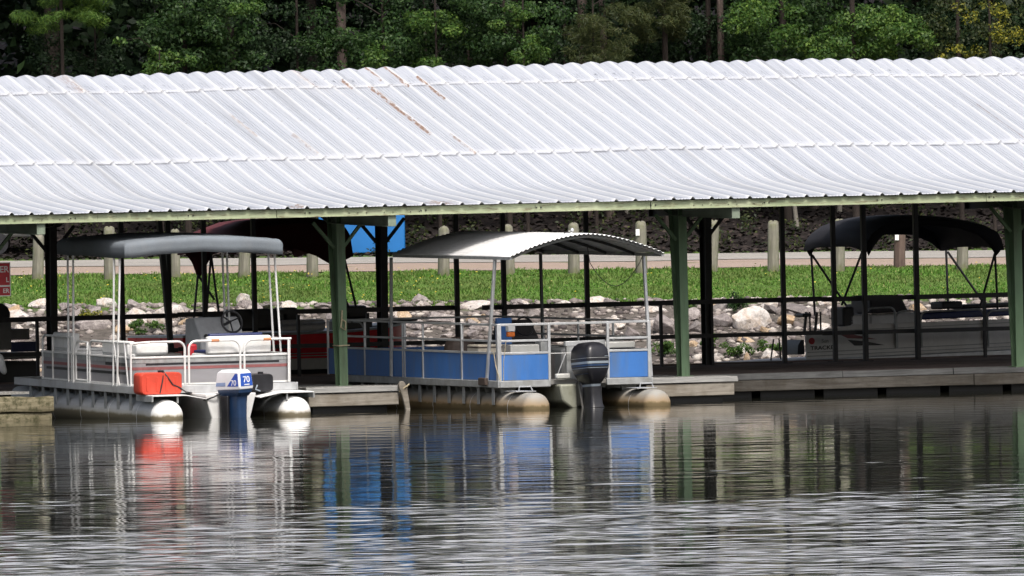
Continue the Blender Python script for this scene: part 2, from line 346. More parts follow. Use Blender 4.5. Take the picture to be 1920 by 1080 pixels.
# ------------------------------------------------------------------ water
def water_mat():
    k = N('lake_water'); f = k.noise(3.2, 3, .6, k.mapping((1.0, .55, 1)))
    b = k.bump(f, .006, .05); p = k.bsdf((.018, .019, .014), .04, 0, b, .5); p.inputs['IOR'].default_value = 1.333; return k.m
wr = np.random.default_rng(5)
waves = []
for i in range(130):
    L = float(np.exp(wr.uniform(math.log(.29), math.log(2.2)))); a = wr.normal(0, .85); kk = 2 * pi / L
    waves.append((kk * math.sin(a), kk * math.cos(a), wr.uniform(0, 2 * pi), L ** .9))
def envelope(X, Y):
    near = np.interp(Y, [-400, -100, -85, -68, -54, -42, -25, -5, 30], [.0150, .0150, .0132, .0106, .0082, .0063, .0045, .0034, .0027])
    patch = 1 + .42 * np.sin(X * .33 + .05 * Y + 1) * np.sin(Y * .21 + .4 * np.sin(X * .5)) + .30 * np.sin(X * 1.1 - Y * .35 + np.sin(X * .7)) + .22 * np.sin(X * 2.3 + Y * .6 + 2 * np.sin(Y * .13))
    return near * patch
nrm = math.sqrt(sum((a * math.hypot(kx, ky)) ** 2 / 2 for kx, ky, p, a in waves))
def wz(X, Y):
    Z = np.zeros_like(X)
    for kx, ky, p, a in waves: Z += a * np.sin(kx * X + ky * Y + p)
    fade = np.clip((16 - np.abs(X)) / 2, 0, 1) * np.clip((Y + 106) / 6, 0, 1) * np.clip((24 - Y) / 4, 0, 1)
    return Z * envelope(X, Y) * fade / nrm
wx = np.concatenate([np.linspace(-900, -17, 12), np.linspace(-16, 16, 500), np.linspace(17, 900, 12)])
wy = np.concatenate([np.linspace(-1200, -116, 12), np.arange(-106, -40, .046), np.arange(-40, 6, .085), np.arange(6, 27, .5)])
props(sheet('water', wx, wy, wz, water_mat()), kind='structure')

# ------------------------------------------------------------------ boathouse
V_EAVE, V_BEND, V_POST, V_RIDGE, V_REAR, Z_EAVE, Z_BEND, Z_RIDGE = -1.2, .75, .65, 6.08, 11.5, 2.985, 3.19, 5.03
PITCH = .31
def roof_z(v):
    if v > V_RIDGE: v = 2 * V_RIDGE - v
    a = Z_EAVE + (Z_BEND - Z_EAVE) / (V_BEND - V_EAVE) * (v - V_EAVE); b = Z_BEND + (Z_RIDGE - Z_BEND) / (V_RIDGE - V_BEND) * (v - V_BEND)
    k = .05; return k * math.log(math.exp(a / k) + math.exp(b / k)) if abs(a - b) < 1 else max(a, b)
def sag(u, v): return (.022 * sin(u * .33 + 1.2) + .008 * sin(u * 1.9 + v)) * max(0, min(1, (v + 1.2) / 4))
bh = thing('boathouse', 'long open boathouse with white ribbed metal roof on green steel frames', 'boathouse', W(0, 0, 0))
RIB = [(-.155, 0), (-.066, 0), (-.056, .008), (-.046, 0), (-.0359, 0)]
prof = [(.0, .033), (.013, .032), (.020, .024), (.036, .003), (.042, 0), (.096, 0), (.103, .010), (.110, 0), (.150, 0), (.157, .010), (.164, 0), (.205, 0), (.212, .010), (.219, 0), (.268, 0), (.274, .003), (.290, .024), (.297, .032)]
def rib_cols():
    n = int((U1 - U0) / PITCH); o = []
    for i in range(n):
        for a, h in prof: o.append((U0 + i * PITCH + a, h, i))
    return o
RC = rib_cols()
rj = np.random.default_rng(3).uniform(0, 1, 400)
def roof_part(name, vs, lift, lap_lift=0., wobble=0.):
    P = []
    for i, v in enumerate(vs):
        row = []
        for u, h, q in RC:
            jl = lap_lift * rj[(q * 7 + int(lift * 1e4)) % 400] ** 2 if i == 0 else 0
            dent = wobble * sin(u * 2.1 + v * 1.7) * sin(v * 3 + u * .6)
            row.append((u, v, roof_z(v) + h + lift + jl + sag(u, v) + dent))
        P.append(row)
    return MB().grid(P).build(name, M['roof'], bh, smooth=28, solid=.0012, fixn=False)
lin = lambda a, b, n: [a + (b - a) * i / (n - 1) for i in range(n)]
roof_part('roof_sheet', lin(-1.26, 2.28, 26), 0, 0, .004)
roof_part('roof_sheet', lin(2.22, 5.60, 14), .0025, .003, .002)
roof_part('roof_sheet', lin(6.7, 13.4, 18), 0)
cap = []
for v in [5.27, 5.45, 5.6, 5.75, 5.88, 5.97, 6.04, 6.08, 6.12, 6.2, 6.3, 6.5, 6.7, 6.9]:
    w = max(0, 1 - abs(v - V_RIDGE) / .62); row = []
    for j, (u, h, q) in enumerate(RC):
        ph = ((u - U0) / PITCH) % 1.0
        s = .036 * abs(cos(pi * ph)) ** 1.1 - .012
        jl = .003 * rj[(q * 5 + 9) % 400] ** 2 if v < 5.3 else 0
        row.append((u, v, roof_z(v) - .012 * (w ** 4) + .006 + jl + sag(u, v) + h * (1 - w ** .7) + s * w ** .7 + .006 * rj[(q * 3) % 400] * w))
    cap.append(row)
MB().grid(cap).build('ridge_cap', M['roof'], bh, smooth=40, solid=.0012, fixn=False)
for v0, nm in ((V_EAVE, 'eave_beam'), (2 * V_RIDGE - V_EAVE - .06, 'eave_beam')):
    b = MB(); cuts = [U0, -12.6, -7.9, -1.9, 3.6, 8.9, U1]
    for a, c in zip(cuts, cuts[1:]):
        s0 = .004 * rnd.uniform(-1, 1)
        b.box(a + .006, c - .006, v0 + s0, v0 + .05, 2.848, 2.968)
        b.box(a + .006, c - .006, v0 - .012 + s0, v0 + s0, 2.848, 2.858); b.box(a + .006, c - .006, v0 - .012 + s0, v0 + s0, 2.958, 2.968)
    eb = b.build(nm, M['eave'], bh)
    if v0 == V_EAVE:
        u = -13.
        while u < 13:
            for du in (0, .075): MB().tube([(u + du, v0 - .014, 2.91), (u + du, v0 + .004, 2.91)], .011, 6).build('bolt', M['dark_steel'], eb)
            u += 1.85
        for k in range(-2, 3):
            for j in range(9):
                if j in (3, 6): continue
                uu = -.5 + 5.55 * k - .7 + j * .14
                MB().tube([(uu, v0 - .012, 2.895), (uu, v0 + .004, 2.895)], .007, 5).build('bolt', M['dark_steel'], eb)
FR = [-.50 + 5.55 * k for k in range(-2, 3)]
for fu in FR:
    for s in (1, -1):                                    # front column, rear column
        vv = (lambda y: y) if s == 1 else (lambda y: 2 * V_RIDGE - y)
        m = M['green_steel'] if s == 1 else M['dark_steel']  # rear half of the frame coloured dark to stand for roof shade
        b = MB(); f = V_POST; zt = 2.90
        def bx(y0, y1, x0, x1, z0, z1, y0t=None, y1t=None):
            y0t = y0 if y0t is None else y0t; y1t = y1 if y1t is None else y1t
            b.add([(fu + x, vv(y), z) for z, ya, yb in ((z0, y0, y1), (z1, y0t, y1t)) for y in (ya, yb) for x in (x0, x1)],
                  [(0, 2, 3, 1), (4, 5, 7, 6), (0, 1, 5, 4), (2, 6, 7, 3), (0, 4, 6, 2), (1, 3, 7, 5)])
        tp, bt = (.34, .15) if s == 1 else (.23, .15)
        hw = .066 if s == 1 else .055
        bx(f, f + .012, -hw, hw, .37, zt); bx(f + .012, f + bt, -.005, .005, .37, zt, f + .012, f + tp)
        bx(f + bt, f + bt + .012, -hw, hw, .37, zt, f + tp, f + tp + .012)
        bx(f - .04, f + bt + .05, -.10, .10, .358, .37)
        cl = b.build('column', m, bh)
        b = MB()
        for d in (-1, 1):
            b.bar((fu + d * .066, vv(f + .10), 2.38), (fu + d * .40, vv(f + .10), 2.76), .045)
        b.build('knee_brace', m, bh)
        # rafter: tail past the column, then up to the ridge
        ys = [V_EAVE + .05, V_POST, V_POST + .35, V_RIDGE - .004]
        tz = [2.840, roof_z(V_POST) - .07, roof_z(V_POST + .35) - .09, roof_z(V_RIDGE) - .14]
        dz = [.15, .40, .44, .26]; b = MB()
        b.loft([[(fu - .005, vv(y), t), (fu + .005, vv(y), t), (fu + .005, vv(y), t - d), (fu - .005, vv(y), t - d)] for y, t, d in zip(ys, tz, dz)])
        for off in (0, 1):
            b.loft([[(fu - .064, vv(y), t - d * off + .006), (fu + .064, vv(y), t - d * off + .006), (fu + .064, vv(y), t - d * off - .006), (fu - .064, vv(y), t - d * off - .006)] for y, t, d in zip(ys, tz, dz)])
        bx2 = MB(); b.box(fu - .064, fu + .064, vv(ys[0]) - .016, vv(ys[0]) - .004, 2.69, 2.846)
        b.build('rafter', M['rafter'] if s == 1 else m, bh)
for v in (.2, 1.7, 3.1, 4.5, 5.8, 6.4, 7.7, 9.1, 10.5, 12.0):
    b = MB(); z = roof_z(v) - .055
    b.box(U0 + .1, U1 - .1, v - .004, v + .004, z - .14, z - .004); b.box(U0 + .1, U1 - .1, v - .03, v - .0045, z - .01, z - .004); b.box(U0 + .1, U1 - .1, v + .0045, v + .03, z - .14, z - .134)
    b.build('purlin', M['dark_steel'], bh)

# ------------------------------------------------------------------ docks, rails, poles
ZD = .36
def planks(b, u0, u1, v0, v1, along='u', w=.14, z=ZD, t=.035):
    a0, a1 = (v0, v1) if along == 'u' else (u0, u1); n = max(1, int((a1 - a0) / w)); st = (a1 - a0) / n
    for i in range(n):
        p = a0 + i * st + .003; q = p + st - .006; dz = rnd.uniform(-.004, .004); e = rnd.uniform(-.015, .012)
        if along == 'u': b.box(u0 + e * .3, u1 + e, p, q, z - t + dz, z + dz)
        else: b.box(p, q, v0 + e, v1, z - t + dz, z + dz)
def finger(at_u, w, label, left=False):
    t = thing('dock_finger', label, 'dock', W(at_u, 0, 0), group='dock fingers between the boats')
    b = MB(); planks(b, -w, 0, .0, 3.0, 'u'); b.build('decking', M['plank'], t)
    b = MB(); b.box(-w - .02, .015, -.045, -.004, ZD - .085, ZD - .006); b.box(.004, .045, 0, 3.0, ZD - .085, ZD - .040); b.box(-w - .045, -w - .004, 0, 3.0, ZD - .085, ZD - .04)
    b.build('fascia_board', M['board'], t, bevel=.006)
    b = MB(); b.box(-w + .03, -.03, -.022, .06, .075, ZD - .10); b.box(-.14, -.05, .07, 3, .075, ZD - .10); b.box(-w + .05, -w + .14, .07, 3, .075, ZD - .10)
    b.build('waler_timber', M['float'], t, bevel=.012)
    b = MB(); b.box(-w + .15, -.16, .12, 2.9, -.15, ZD - .11); b.build('float', M['black'], t)
    return t
finger(0.0, 1.5, 'grey plank dock finger on the right side of the blue pontoon boat')
finger(-5.45, 1.5, 'grey plank dock finger between the white and the blue pontoon boat')
t = thing('dock_finger', 'mossy timber dock end at the left of the white pontoon boat', 'dock', W(-11.0, 0, 0), group='dock fingers between the boats')
b = MB(); planks(b, -1.9, -.32, .05, 3.0, 'u', .14, .42); b.build('decking', M['plank'], t)
b = MB(); b.loft([[(x, y + .012 * sin(x * 5), z + .01 * sin(x * 7 + y)) for y, z in rrect(-.10, .14, .12, .345, .03, 2)] for x in lin(-1.95, 0, 14)]); b.build('log', M['moss_log'], t)
b = MB(); b.loft([[(x, y + .01 * sin(x * 4), z) for y, z in rrect(-.06, .14, -.06, .115, .03, 2)] for x in lin(-1.95, -.02, 8)]); b.build('log', M['moss_log'], t)
t = thing('boardwalk', 'wide plank boardwalk under the boathouse roof', 'dock', W(0, 0, 0))
b = MB(); planks(b, U0, U1, 3.6, 11.85, 'u', .19); planks(b, .06, U1, 1.95, 3.55, 'u', .19); b.build('decking', M['brown_plank'], t)
b = MB(); b.box(.06, 2.7, 1.90, 1.946, ZD - .10, ZD - .004); b.box(2.71, 4.55, 1.905, 1.948, ZD - .10, ZD - .007); b.box(4.56, U1, 1.90, 1.946, ZD - .10, ZD - .004)
b.build('fascia_board', M['board'], t, bevel=.005)
b = MB(); b.box(.06, 4.9, 1.915, 2.0, .09, ZD - .105); b.box(4.91, U1, 1.91, 2.0, .085, ZD - .105); b.build('waler_timber', M['float'], t, bevel=.01)
b = MB()
for i in range(14): b.box(.4 + i * 1.05, .4 + i * 1.05 + .9, 2.15, 3.5, -.1, ZD - .04)
for i in range(28): b.box(U0 + .2 + i * 1.1, U0 + .2 + i * 1.1 + .9, 3.8, 11.6, -.1, ZD - .04)
b.build('float', M['black'], t)
b = MB(); b.box(U0, U1, 11.86, 11.91, ZD - .12, ZD + .03); b.build('edge_board', M['brown_plank'], t)
b = MB(); 
VR = 11.3
rl = thing('railing', 'dark two bar railing along the back of the boardwalk', 'railing', W(0, VR, ZD))
for z, h in ((.99, .075), (.46, .065)):
    b = MB(); cuts = [U0, -4.0, .75, 1.15, 7.0, U1]
    for i, (a, c) in enumerate(zip(cuts, cuts[1:])):
        if i == 2 and z > .6: continue
        dz = (.0, .012, 0, .0, -.01)[i]
        b.box(a, c - .01, -.02, .02, z - h / 2 + dz, z + h / 2 + dz)
    b.build('rail', M['pole_steel'], rl)
for x, bot in ((1240, 0), (1335, 0), (1847, 0), (70, 0), (690, 0), (560, 0)):
    u = pv(x, 640, VR).x; MB().box(u - .022, u + .022, -.022, .022, .004, .955).build('rail_post', M['pole_steel'], rl)
POLES = [(230, 'left of the grey canopy poles'), (318, 'second from left, inside the grey canopy'), (385, 'behind the maroon canopy flap'), (478, 'right side under the grey canopy'), (858, 'left under the white arched canopy'), (946, 'beside the leaning canopy pole'), (1102, 'right under the white arched canopy'),
         (1470, 'in front of the boulders, at the bow of the grey pontoon boat'), (1565, 'crossing the bow panel of the grey pontoon boat'), (1622, 'left of the dark seat cover on the grey pontoon boat'), (1720, 'right of the dark seat cover on the grey pontoon boat')]
for x, lb in POLES:
    p = pv(x, 600, VR - .12); r = .043 if x not in (1622, 1720) else .047
    o = thing('steel_pole', 'thin dark pole ' + lb, 'pole', W(p.x, VR - .12, ZD), group='thin dark poles behind the boats')
    MB().box(-r * .8, r * .8, -r * .8, r * .8, .012, 3.19 - ZD).build('shaft', M['pole_steel'], o, bevel=.008)
    MB().box(-.09, .09, -.09, .09, .001, .012).build('base_plate', M['pole_steel'], o)
p0 = pv(304, 482, VR - .2); p1 = pv(320, 640, VR - .2)
o = thing('steel_pole', 'leaning dark pole under the grey canopy beside an upright one', 'pole', W(p1.x, VR - .25, ZD), group='thin dark poles behind the boats')
MB().bar((.02, 0, .01), ((p0.x - p1.x) * 1.75, 0, 2.75), .075).build('shaft', M['pole_steel'], o)

o = thing('warning_sign', 'red sign with white lettering on the left green column', 'sign', W(FR[0], V_POST - .02, 1.80))
MB().box(-.20, .27, -.008, 0, 0, .49).build('plate', M['red_paint'], o)
b = MB(); b.box(-.20, .27, -.0115, -.0085, .0, .012); b.box(-.20, .27, -.0115, -.0085, .478, .49); b.box(.258, .27, -.0115, -.0085, .012, .478); b.box(-.20, -.188, -.0115, -.0085, .012, .478); b.box(-.188, .258, -.0112, -.0085, .135, .16); b.build('border', M['white'], o)
flat_text('ER', .13, M['white'], o, 'lettering', (.245, -.0095, .385), (pi / 2, 0, 0), ax='RIGHT')
flat_text('L', .10, M['white'], o, 'lettering', (.245, -.0095, .235), (pi / 2, 0, 0), ax='RIGHT')
flat_text('ER', .09, M['white'], o, 'lettering', (.245, -.0095, .075), (pi / 2, 0, 0), ax='RIGHT')
o = thing('dock_fender', 'pale leaning bumper post on the corner of the middle dock finger', 'bumper', W(-5.38, -.10, -.1))
b = MB(); b.loft([[(x0 - w, y - .03, z), (x0 + w, y - .03, z), (x0 + w, y + .03, z), (x0 - w, y + .03, z)] for x0, w, y, z in ((.01, .032, 0, 0), (-.01, .04, 0, .15), (-.045, .05, 0, .32), (-.07, .062, 0, .41), (-.085, .055, 0, .47), (-.09, .02, 0, .52))]); b.build('body', M['float'], o, bevel=.01)
MB().tube([(-.12, .02, .36), (-.04, -.05, .44), (.03, 0, .47), (0, .05, .40)], .012, 6).build('rope', M['rope'], o)
o = thing('mooring_rope', 'pale rope tied round the middle green column', 'rope', W(FR[1], V_POST, .62))
MB().tube([(-.085, -.02, .33), (.085, -.025, .335), (.085, .17, .34), (-.085, .17, .335), (-.085, -.02, .33)], .010, 6).build('loop', M['rope'], o)
MB().tube([(-.03, -.03, .72), (-.05, -.04, .60), (.02, -.04, .56), (.03, -.035, .68), (-.03, -.03, .72), (-.02, -.03, .85)], .013, 6).build('coil', M['rope'], o)



# ------------------------------------------------------------------ bank: bollards, rocks, grass
def bollard_mesh(seed, h, r, dark=False):
    q = random.Random(seed); b = MB(); rings = []; n = 14
    for z, k in ((-.3, 1.03), (0, 1.03), (h * .35, 1.0), (h * .7, .97), (h - .07, .95), (h - .03, .86), (h - .008, .62), (h, .25)):
        rings.append([(r * k * (1 + .05 * sin(3 * a + seed) + .03 * q.uniform(-1, 1)) * cos(a), r * k * (1 + .05 * sin(2 * a + seed)) * sin(a), z + (.012 * sin(2 * a + seed) if z > h * .8 else 0)) for a in (2 * pi * i / n for i in range(n))])
    return b.loft(rings)
BOL = [(72, 440, 536, 'at the far left beside the left dark column'), (207, 425, 530, 'behind the front left poles of the grey canopy'), (331, 430, 540, 'under the middle of the grey canopy'), (459, 420, 528, 'under the right half of the grey canopy, leaning right'), (588, 425, 528, 'left of the middle green column'),
       (834, 424, 526, 'behind the dark left end of the white arched canopy'), (957, 421, 518, 'behind the bright middle of the white arched canopy'), (1078, 418, 517, 'behind the ridge of the white arched canopy'), (1204, 415, 515, 'with a reflector, behind the right end of the white arched canopy'),
       (1335, 413, 514, 'with a reflector and leaning right, beside the right dark column'), (1451, 414, 516, 'standing clear between the right dark column and the first thin pole'), (1574, 411, 516, 'behind the left end of the black canopy'), (1688, 424, 504, 'dark brown, with a reflector, under the middle of the black canopy'), (1806, 440, 507, 'under the right part of the black canopy')]
LEAN = {459: 3.0, 1335: 4.2, 1451: 1.2, 1574: 2.5, 1688: 2.2, 1806: 2., 834: 1.5, 957: -1.0, 72: 2.5}
for i, (x, yt, yb, lb) in enumerate(BOL):
    Y = 38.6 if x != 1688 else 40.0
    p = pY(x - 1.5, yb, Y); z = float(gz(p.x, Y)); top = pY(x, yt, Y); h = top.z - z
    dark = x == 1688
    o = thing('bollard', ('weathered timber bollard ' if not dark else 'timber bollard ') + lb, 'bollard', (p.x, Y, z), (rad(rnd.uniform(-2, 2)), rad(LEAN.get(x, .5)), rnd.uniform(0, 6)), 'timber bollards along the road')
    o.rotation_euler = (0, rad(LEAN.get(x, .5)), 0)
    bollard_mesh(i * 7 + 1, h, .098 if x != 331 else .08).build('post', M['bollard_dark' if dark else 'bollard'], o, smooth=50)
    if x in (1078, 1204, 1335, 1688):
        s = -1; MB().box(-.085, -.02, -.106, -.098, h - .24, h - .13).build('reflector', M['refl'], o)

def rock_mat(name, c0, c1, c2):
    k = N(name); a = k.noise(2.0, 6, .7); b = k.noise(9, 6, .7); oi = k.n('ShaderNodeObjectInfo').outputs['Random']
    c = k.ramp(a, [(.32, c0), (.5, c1), (.68, c2)]); c = k.mix(k.math('MULTIPLY', k.ramp(b, [(.4, 0.), (.7, 1.)]), .55), c, (.16, .135, .125))
    c = k.mix(k.math('MULTIPLY', oi, .5 if c0[0] < .3 else .15), c, (.17, .145, .14)); k.bsdf(c, .9, 0, k.bump(b, .7, .04), .25); return k.m
M['rock'] = rock_mat('riprap_stone', (.17, .145, .14), (.32, .285, .275), (.52, .475, .45))
M['rock_pale'] = rock_mat('pale_stone', (.52, .40, .29), (.66, .61, .57), (.72, .68, .64))
M['rock_dark'] = rock_mat('dark_stone', (.10, .09, .09), (.20, .18, .175), (.34, .31, .29))
M['rock_tan'] = rock_mat('tan_stone', (.40, .26, .14), (.52, .38, .24), (.60, .50, .38))
def rock_mesh(seed, m):
    q = np.random.default_rng(seed); b = bmesh.new(); bmesh.ops.create_icosphere(b, subdivisions=4, radius=1)
    pl = [(q.normal(size=3), q.uniform(.42, .82)) for _ in range(17)]; pl = [(n / np.linalg.norm(n), d) for n, d in pl]
    ph = q.uniform(0, 6, 6)
    for v in b.verts:
        p = np.array(v.co)
        for n, d in pl:
            s = p @ n
            if s > d: p = p - n * (s - d) * .97
        p *= 1 + .05 * math.sin(3 * p[0] + ph[0]) + .05 * math.sin(4 * p[1] + ph[1]) + .025 * math.sin(11 * p[2] + 7 * p[0] + ph[2])
        v.co = p * np.array([1, .8, .66])
    me = bpy.data.meshes.new('rock'); b.to_mesh(me); b.free(); me.materials.append(m)
    me.polygons.foreach_set('use_smooth', [True] * len(me.polygons)); me.set_sharp_from_angle(angle=rad(14)); return me
RM = {k: [rock_mesh(s + 100 * i, M[k]) for s in range(n)] for i, (k, n) in enumerate((('rock', 6), ('rock_pale', 3), ('rock_dark', 3), ('rock_tan', 2)))}
RG = 'boulders of the rock bank'
def boulder(x, y, w, kind, label, k=0, sq=1., rz=0):   # photo position of its middle, width in photo pixels
    lo, hi = 24.0, 34.
    for _ in range(40):                                  # where that line of sight meets the bank
        m = (lo + hi) / 2; p = pY(x, y, m)
        if p.z > gz(p.x, m): lo = m
        else: hi = m
    p = pY(x, y, m); r = w / FPX * (m + DIST) / 2
    o = bpy.data.objects.new('boulder', RM[kind][k % len(RM[kind])]); col.objects.link(o)
    o.location = (p.x, m + r * .2, float(gz(p.x, m)) + r * .32 * sq); o.rotation_euler = (rnd.uniform(-.45, .45), rnd.uniform(-.45, .45), rz); k_ = 1.45 if 'lying among' not in label else 1.25; o.scale = (r * k_, r * k_, r * k_ * 1.25 * sq)
    return props(o, label, 'boulder', RG)
BIG = [(1402, 614, 64, 'rock_pale', 'big white and tan boulder in the opening right of the right dark column', 1, .8, .2), (1391, 661, 46, 'rock_pale', 'flat pale slab below the big white boulder', 2, .5, 0), (1444, 577, 40, 'rock_pale', 'pinkish pale boulder right above the big white one', 0, .7, 1), (1437, 622, 22, 'rock_tan', 'small yellow tan rock at the foot of the big white boulder', 0, .8, 0),
       (1399, 640, 44, 'rock_tan', 'tan flat rock between the big white boulder and the pale slab', 1, .35, 0), (1351, 610, 42, 'rock', 'grey boulder left of the big white boulder', 2, .8, 2), (1350, 578, 38, 'rock_dark', 'dark grey boulder just under the top rail near the right dark column', 1, .7, 0), (1400, 678, 16, 'rock_tan', 'upright tan stone under the pale slab among weeds', 1, 2., 0),
       (1450, 655, 46, 'rock', 'grey boulder left of the first thin pole by the pontoon bow', 3, .8, 1), (1505, 590, 60, 'rock_dark', 'wide dark boulder right of the first thin pole', 0, .6, 0), (1540, 620, 46, 'rock_pale', 'bright broken rock behind the bow seats of the grey pontoon boat', 0, .6, 2), (1475, 610, 34, 'rock_tan', 'tan rock right behind the first thin pole', 0, .8, 2),
       (1325, 640, 30, 'rock', 'grey rock right of the right dark column', 4, 1., 0), (1290, 600, 36, 'rock', 'grey rock between the right green and dark columns', 1, 1., 0), (1247, 625, 60, 'rock', 'large grey boulder left of the right green column', 5, .8, 0), (1225, 585, 40, 'rock_pale', 'pale boulder left of the right green column under the rail', 1, .5, 0), (1222, 612, 30, 'rock_pale', 'small white rock at the right corner rail of the blue boat', 0, .8, 0),
       (1130, 572, 60, 'rock_pale', 'long pale slab at the grass edge behind the white canopy', 2, .3, 0), (975, 578, 36, 'rock', 'pinkish grey boulder between two thin poles behind the blue boat', 0, .9, 0), (792, 570, 26, 'rock', 'grey pointed rock standing against the grass right of the middle columns', 2, 1.1, 0), (880, 577, 60, 'rock_pale', 'bright flat rocks along the rail behind the white canopy', 1, .3, 0), (830, 605, 46, 'rock', 'grey rock seen through the rails of the blue boat', 3, .7, 0), (890, 608, 30, 'rock_tan', 'tan rock seen through the rails near the leaning canopy pole', 0, .8, 0),
       (457, 569, 40, 'rock_pale', 'large pale boulder against the grass under the grey canopy', 0, 1., .4), (250, 604, 50, 'rock_pale', 'hollow looking pale boulder behind the grey canopy poles', 2, .7, 1), (305, 602, 60, 'rock_pale', 'broad pale boulder behind the leaning dark pole', 1, .8, 0), (196, 576, 34, 'rock_pale', 'pale pointed boulder against the grass left of the grey canopy poles', 1, .8, 0), (72, 577, 40, 'rock_pale', 'pale boulder against the grass beside the left dark column', 0, .8, 2), (125, 580, 36, 'rock', 'grey boulder right of the left dark column', 4, .7, 0), (250, 580, 32, 'rock', 'round grey boulder under the rail right of the grey canopy poles', 5, .8, 0),
       (150, 596, 50, 'rock', 'flat grey rock behind the left canopy poles', 0, .5, 0), (175, 615, 54, 'rock', 'grey rock above the white seats of the white pontoon boat', 3, .7, 0), (230, 622, 44, 'rock_tan', 'tan rock over the white seat of the white pontoon boat', 1, .6, 0), (340, 590, 40, 'rock', 'brownish rock right of the leaning dark pole', 2, .8, 0), (30, 596, 60, 'rock_pale', 'flat pale rock at the far left behind the rail', 2, .35, 0), (1660, 574, 40, 'rock', 'rock showing left of the dark seat cover', 1, .6, 0), (1550, 573, 34, 'rock_pale', 'pale rock at the grass edge under the black canopy bow', 1, .7, 0), (545, 575, 40, 'rock_pale', 'pale rock at the grass edge right of the grey canopy pole', 0, .4, 0)]
for a in BIG: boulder(*a)
n = 0
while n < 258:
    x = rnd.uniform(-30, 1950); y = rnd.uniform(572 - (x - 960) * .006, 700)
    if rnd.random() < .25: y = rnd.uniform(574, 600)
    kd = rnd.choices(['rock', 'rock_pale', 'rock_dark', 'rock_tan'], [6, 2.2, 2, 1.2])[0]
    boulder(x, y, rnd.choice([16, 20, 24, 28, 34, 42]) * rnd.uniform(.8, 1.2), kd, 'broken riprap rock lying among others on the bank behind the boathouse', rnd.randrange(6), rnd.uniform(.5, 1.0), rnd.uniform(0, 6)); n += 1
def scatter_poly(rng, X, Y, Z, base_v, base_f, scale, ori=None):
    n = len(X); a = rng.uniform(0, 2 * pi, n); c, s = np.cos(a), np.sin(a); bv = np.asarray(base_v); k = len(bv)
    sc = np.asarray(scale).reshape(n, 1, -1) if np.ndim(scale) > 1 else np.asarray(scale).reshape(n, 1, 1)
    v = bv[None] * sc; x = v[..., 0] * c[:, None] - v[..., 1] * s[:, None]; y = v[..., 0] * s[:, None] + v[..., 1] * c[:, None]
    V = np.stack([x + X[:, None], y + Y[:, None], v[..., 2] + Z[:, None]], -1).reshape(-1, 3)
    F = (np.asarray(base_f)[None] + (np.arange(n) * k)[:, None, None]).reshape(-1, len(base_f[0])); return V, F
def island_mat(name, stops, rough=.9, trans=0., noise_scale=None, stops2=None, f2=.5):
    k = N(name); r = k.n('ShaderNodeNewGeometry').outputs['Random Per Island']; c = k.ramp(r, stops)
    if noise_scale: c = k.mix(k.math('MULTIPLY', k.ramp(k.noise(noise_scale, 3, .5), [(.42, 0.), (.62, 1.)]), f2), c, stops2)
    if trans:
        d = k.n('ShaderNodeBsdfPrincipled'); k.l(c, d.inputs['Base Color']); d.inputs['Roughness'].default_value = rough; d.inputs['Specular IOR Level'].default_value = .3
        t = k.n('ShaderNodeBsdfTranslucent'); k.l(c, t.inputs['Color']); m = k.n('ShaderNodeMixShader'); m.inputs[0].default_value = trans
        k.l(d.outputs[0], m.inputs[1]); k.l(t.outputs[0], m.inputs[2]); k.l(m.outputs[0], k.out.inputs[0])
    else: k.bsdf(c, rough, 0, None, .25)
    return k.m
g = np.random.default_rng(8)
def stone_geo(seed):
    q = np.random.default_rng(seed); b = bmesh.new(); bmesh.ops.create_icosphere(b, subdivisions=1, radius=1)
    v = np.array([tuple(p.co) for p in b.verts]); f = [tuple(p.index for p in t.verts) for t in b.faces]; b.free()
    return v * q.uniform(.65, 1.15, (len(v), 1)) * np.array([1, .8, .6]), f
Vs, Fs, off = [], [], 0
for sd_ in range(5):
    nn = 1500; GX = g.uniform(-12, 13, nn); GY = g.uniform(23.9, 31.6, nn); bv, bf = stone_geo(sd_)
    V, F = scatter_poly(g, GX, GY, gz(GX, GY) + .01, bv, bf, np.stack([g.uniform(.025, .115, nn)] * 3, -1) * g.uniform(.7, 1.2, (nn, 3))); Vs.append(V); Fs.append(F + off); off += len(V)
props(link_mesh('gravel', np_mesh('gravel', np.concatenate(Vs), np.concatenate(Fs), island_mat('broken_stone', [(0, (.06, .05, .05)), (.4, (.17, .145, .135)), (.75, (.28, .245, .225)), (1, (.46, .42, .38))])), smooth=0), 'broken stone and gravel filling the bank between the boulders', 'gravel', kind='stuff')
NB = 90000
GX = g.uniform(-13, 14, NB); GY = 31.0 + 9.7 * g.uniform(0, 1, NB) ** 1.0 + .25 * np.sin(GX * 2.3) * g.uniform(0, 1, NB)
edge = 31.0 + .35 * np.sin(GX * 1.7) + .25 * np.sin(GX * 4.1 + 1); keep = (GY > edge) & (GY < 40.5 + .25 * np.sin(GX * 3)); GX, GY = GX[keep], GY[keep]; nb = len(GX)
clump = .75 + .5 * np.clip(np.sin(GX * 3.1 + 1.3 * GY) * np.sin(GY * 2.2 + GX) + g.normal(0, .35, nb), -.8, 1.2)
V, F = scatter_poly(g, GX, GY, gz(GX, GY) - .006, [(-.5, 0, 0), (.5, 0, 0), (.25, .25, .6), (.0, .6, 1.)], [(0, 1, 2, 3)], np.stack([g.uniform(.018, .04, nb), g.uniform(.02, .08, nb), g.uniform(.03, .07, nb) * clump], -1))
gr_m = island_mat('grass_blades', [(0, (.060, .145, .018)), (.55, (.105, .235, .030)), (.85, (.16, .275, .05)), (1, (.30, .28, .12))], .7, .35, .55, (.14, .185, .05), .7)
props(link_mesh('grass', np_mesh('grass', V, F, gr_m), smooth=0), 'bright green mown grass strip between the rocks and the road', 'grass', kind='stuff')
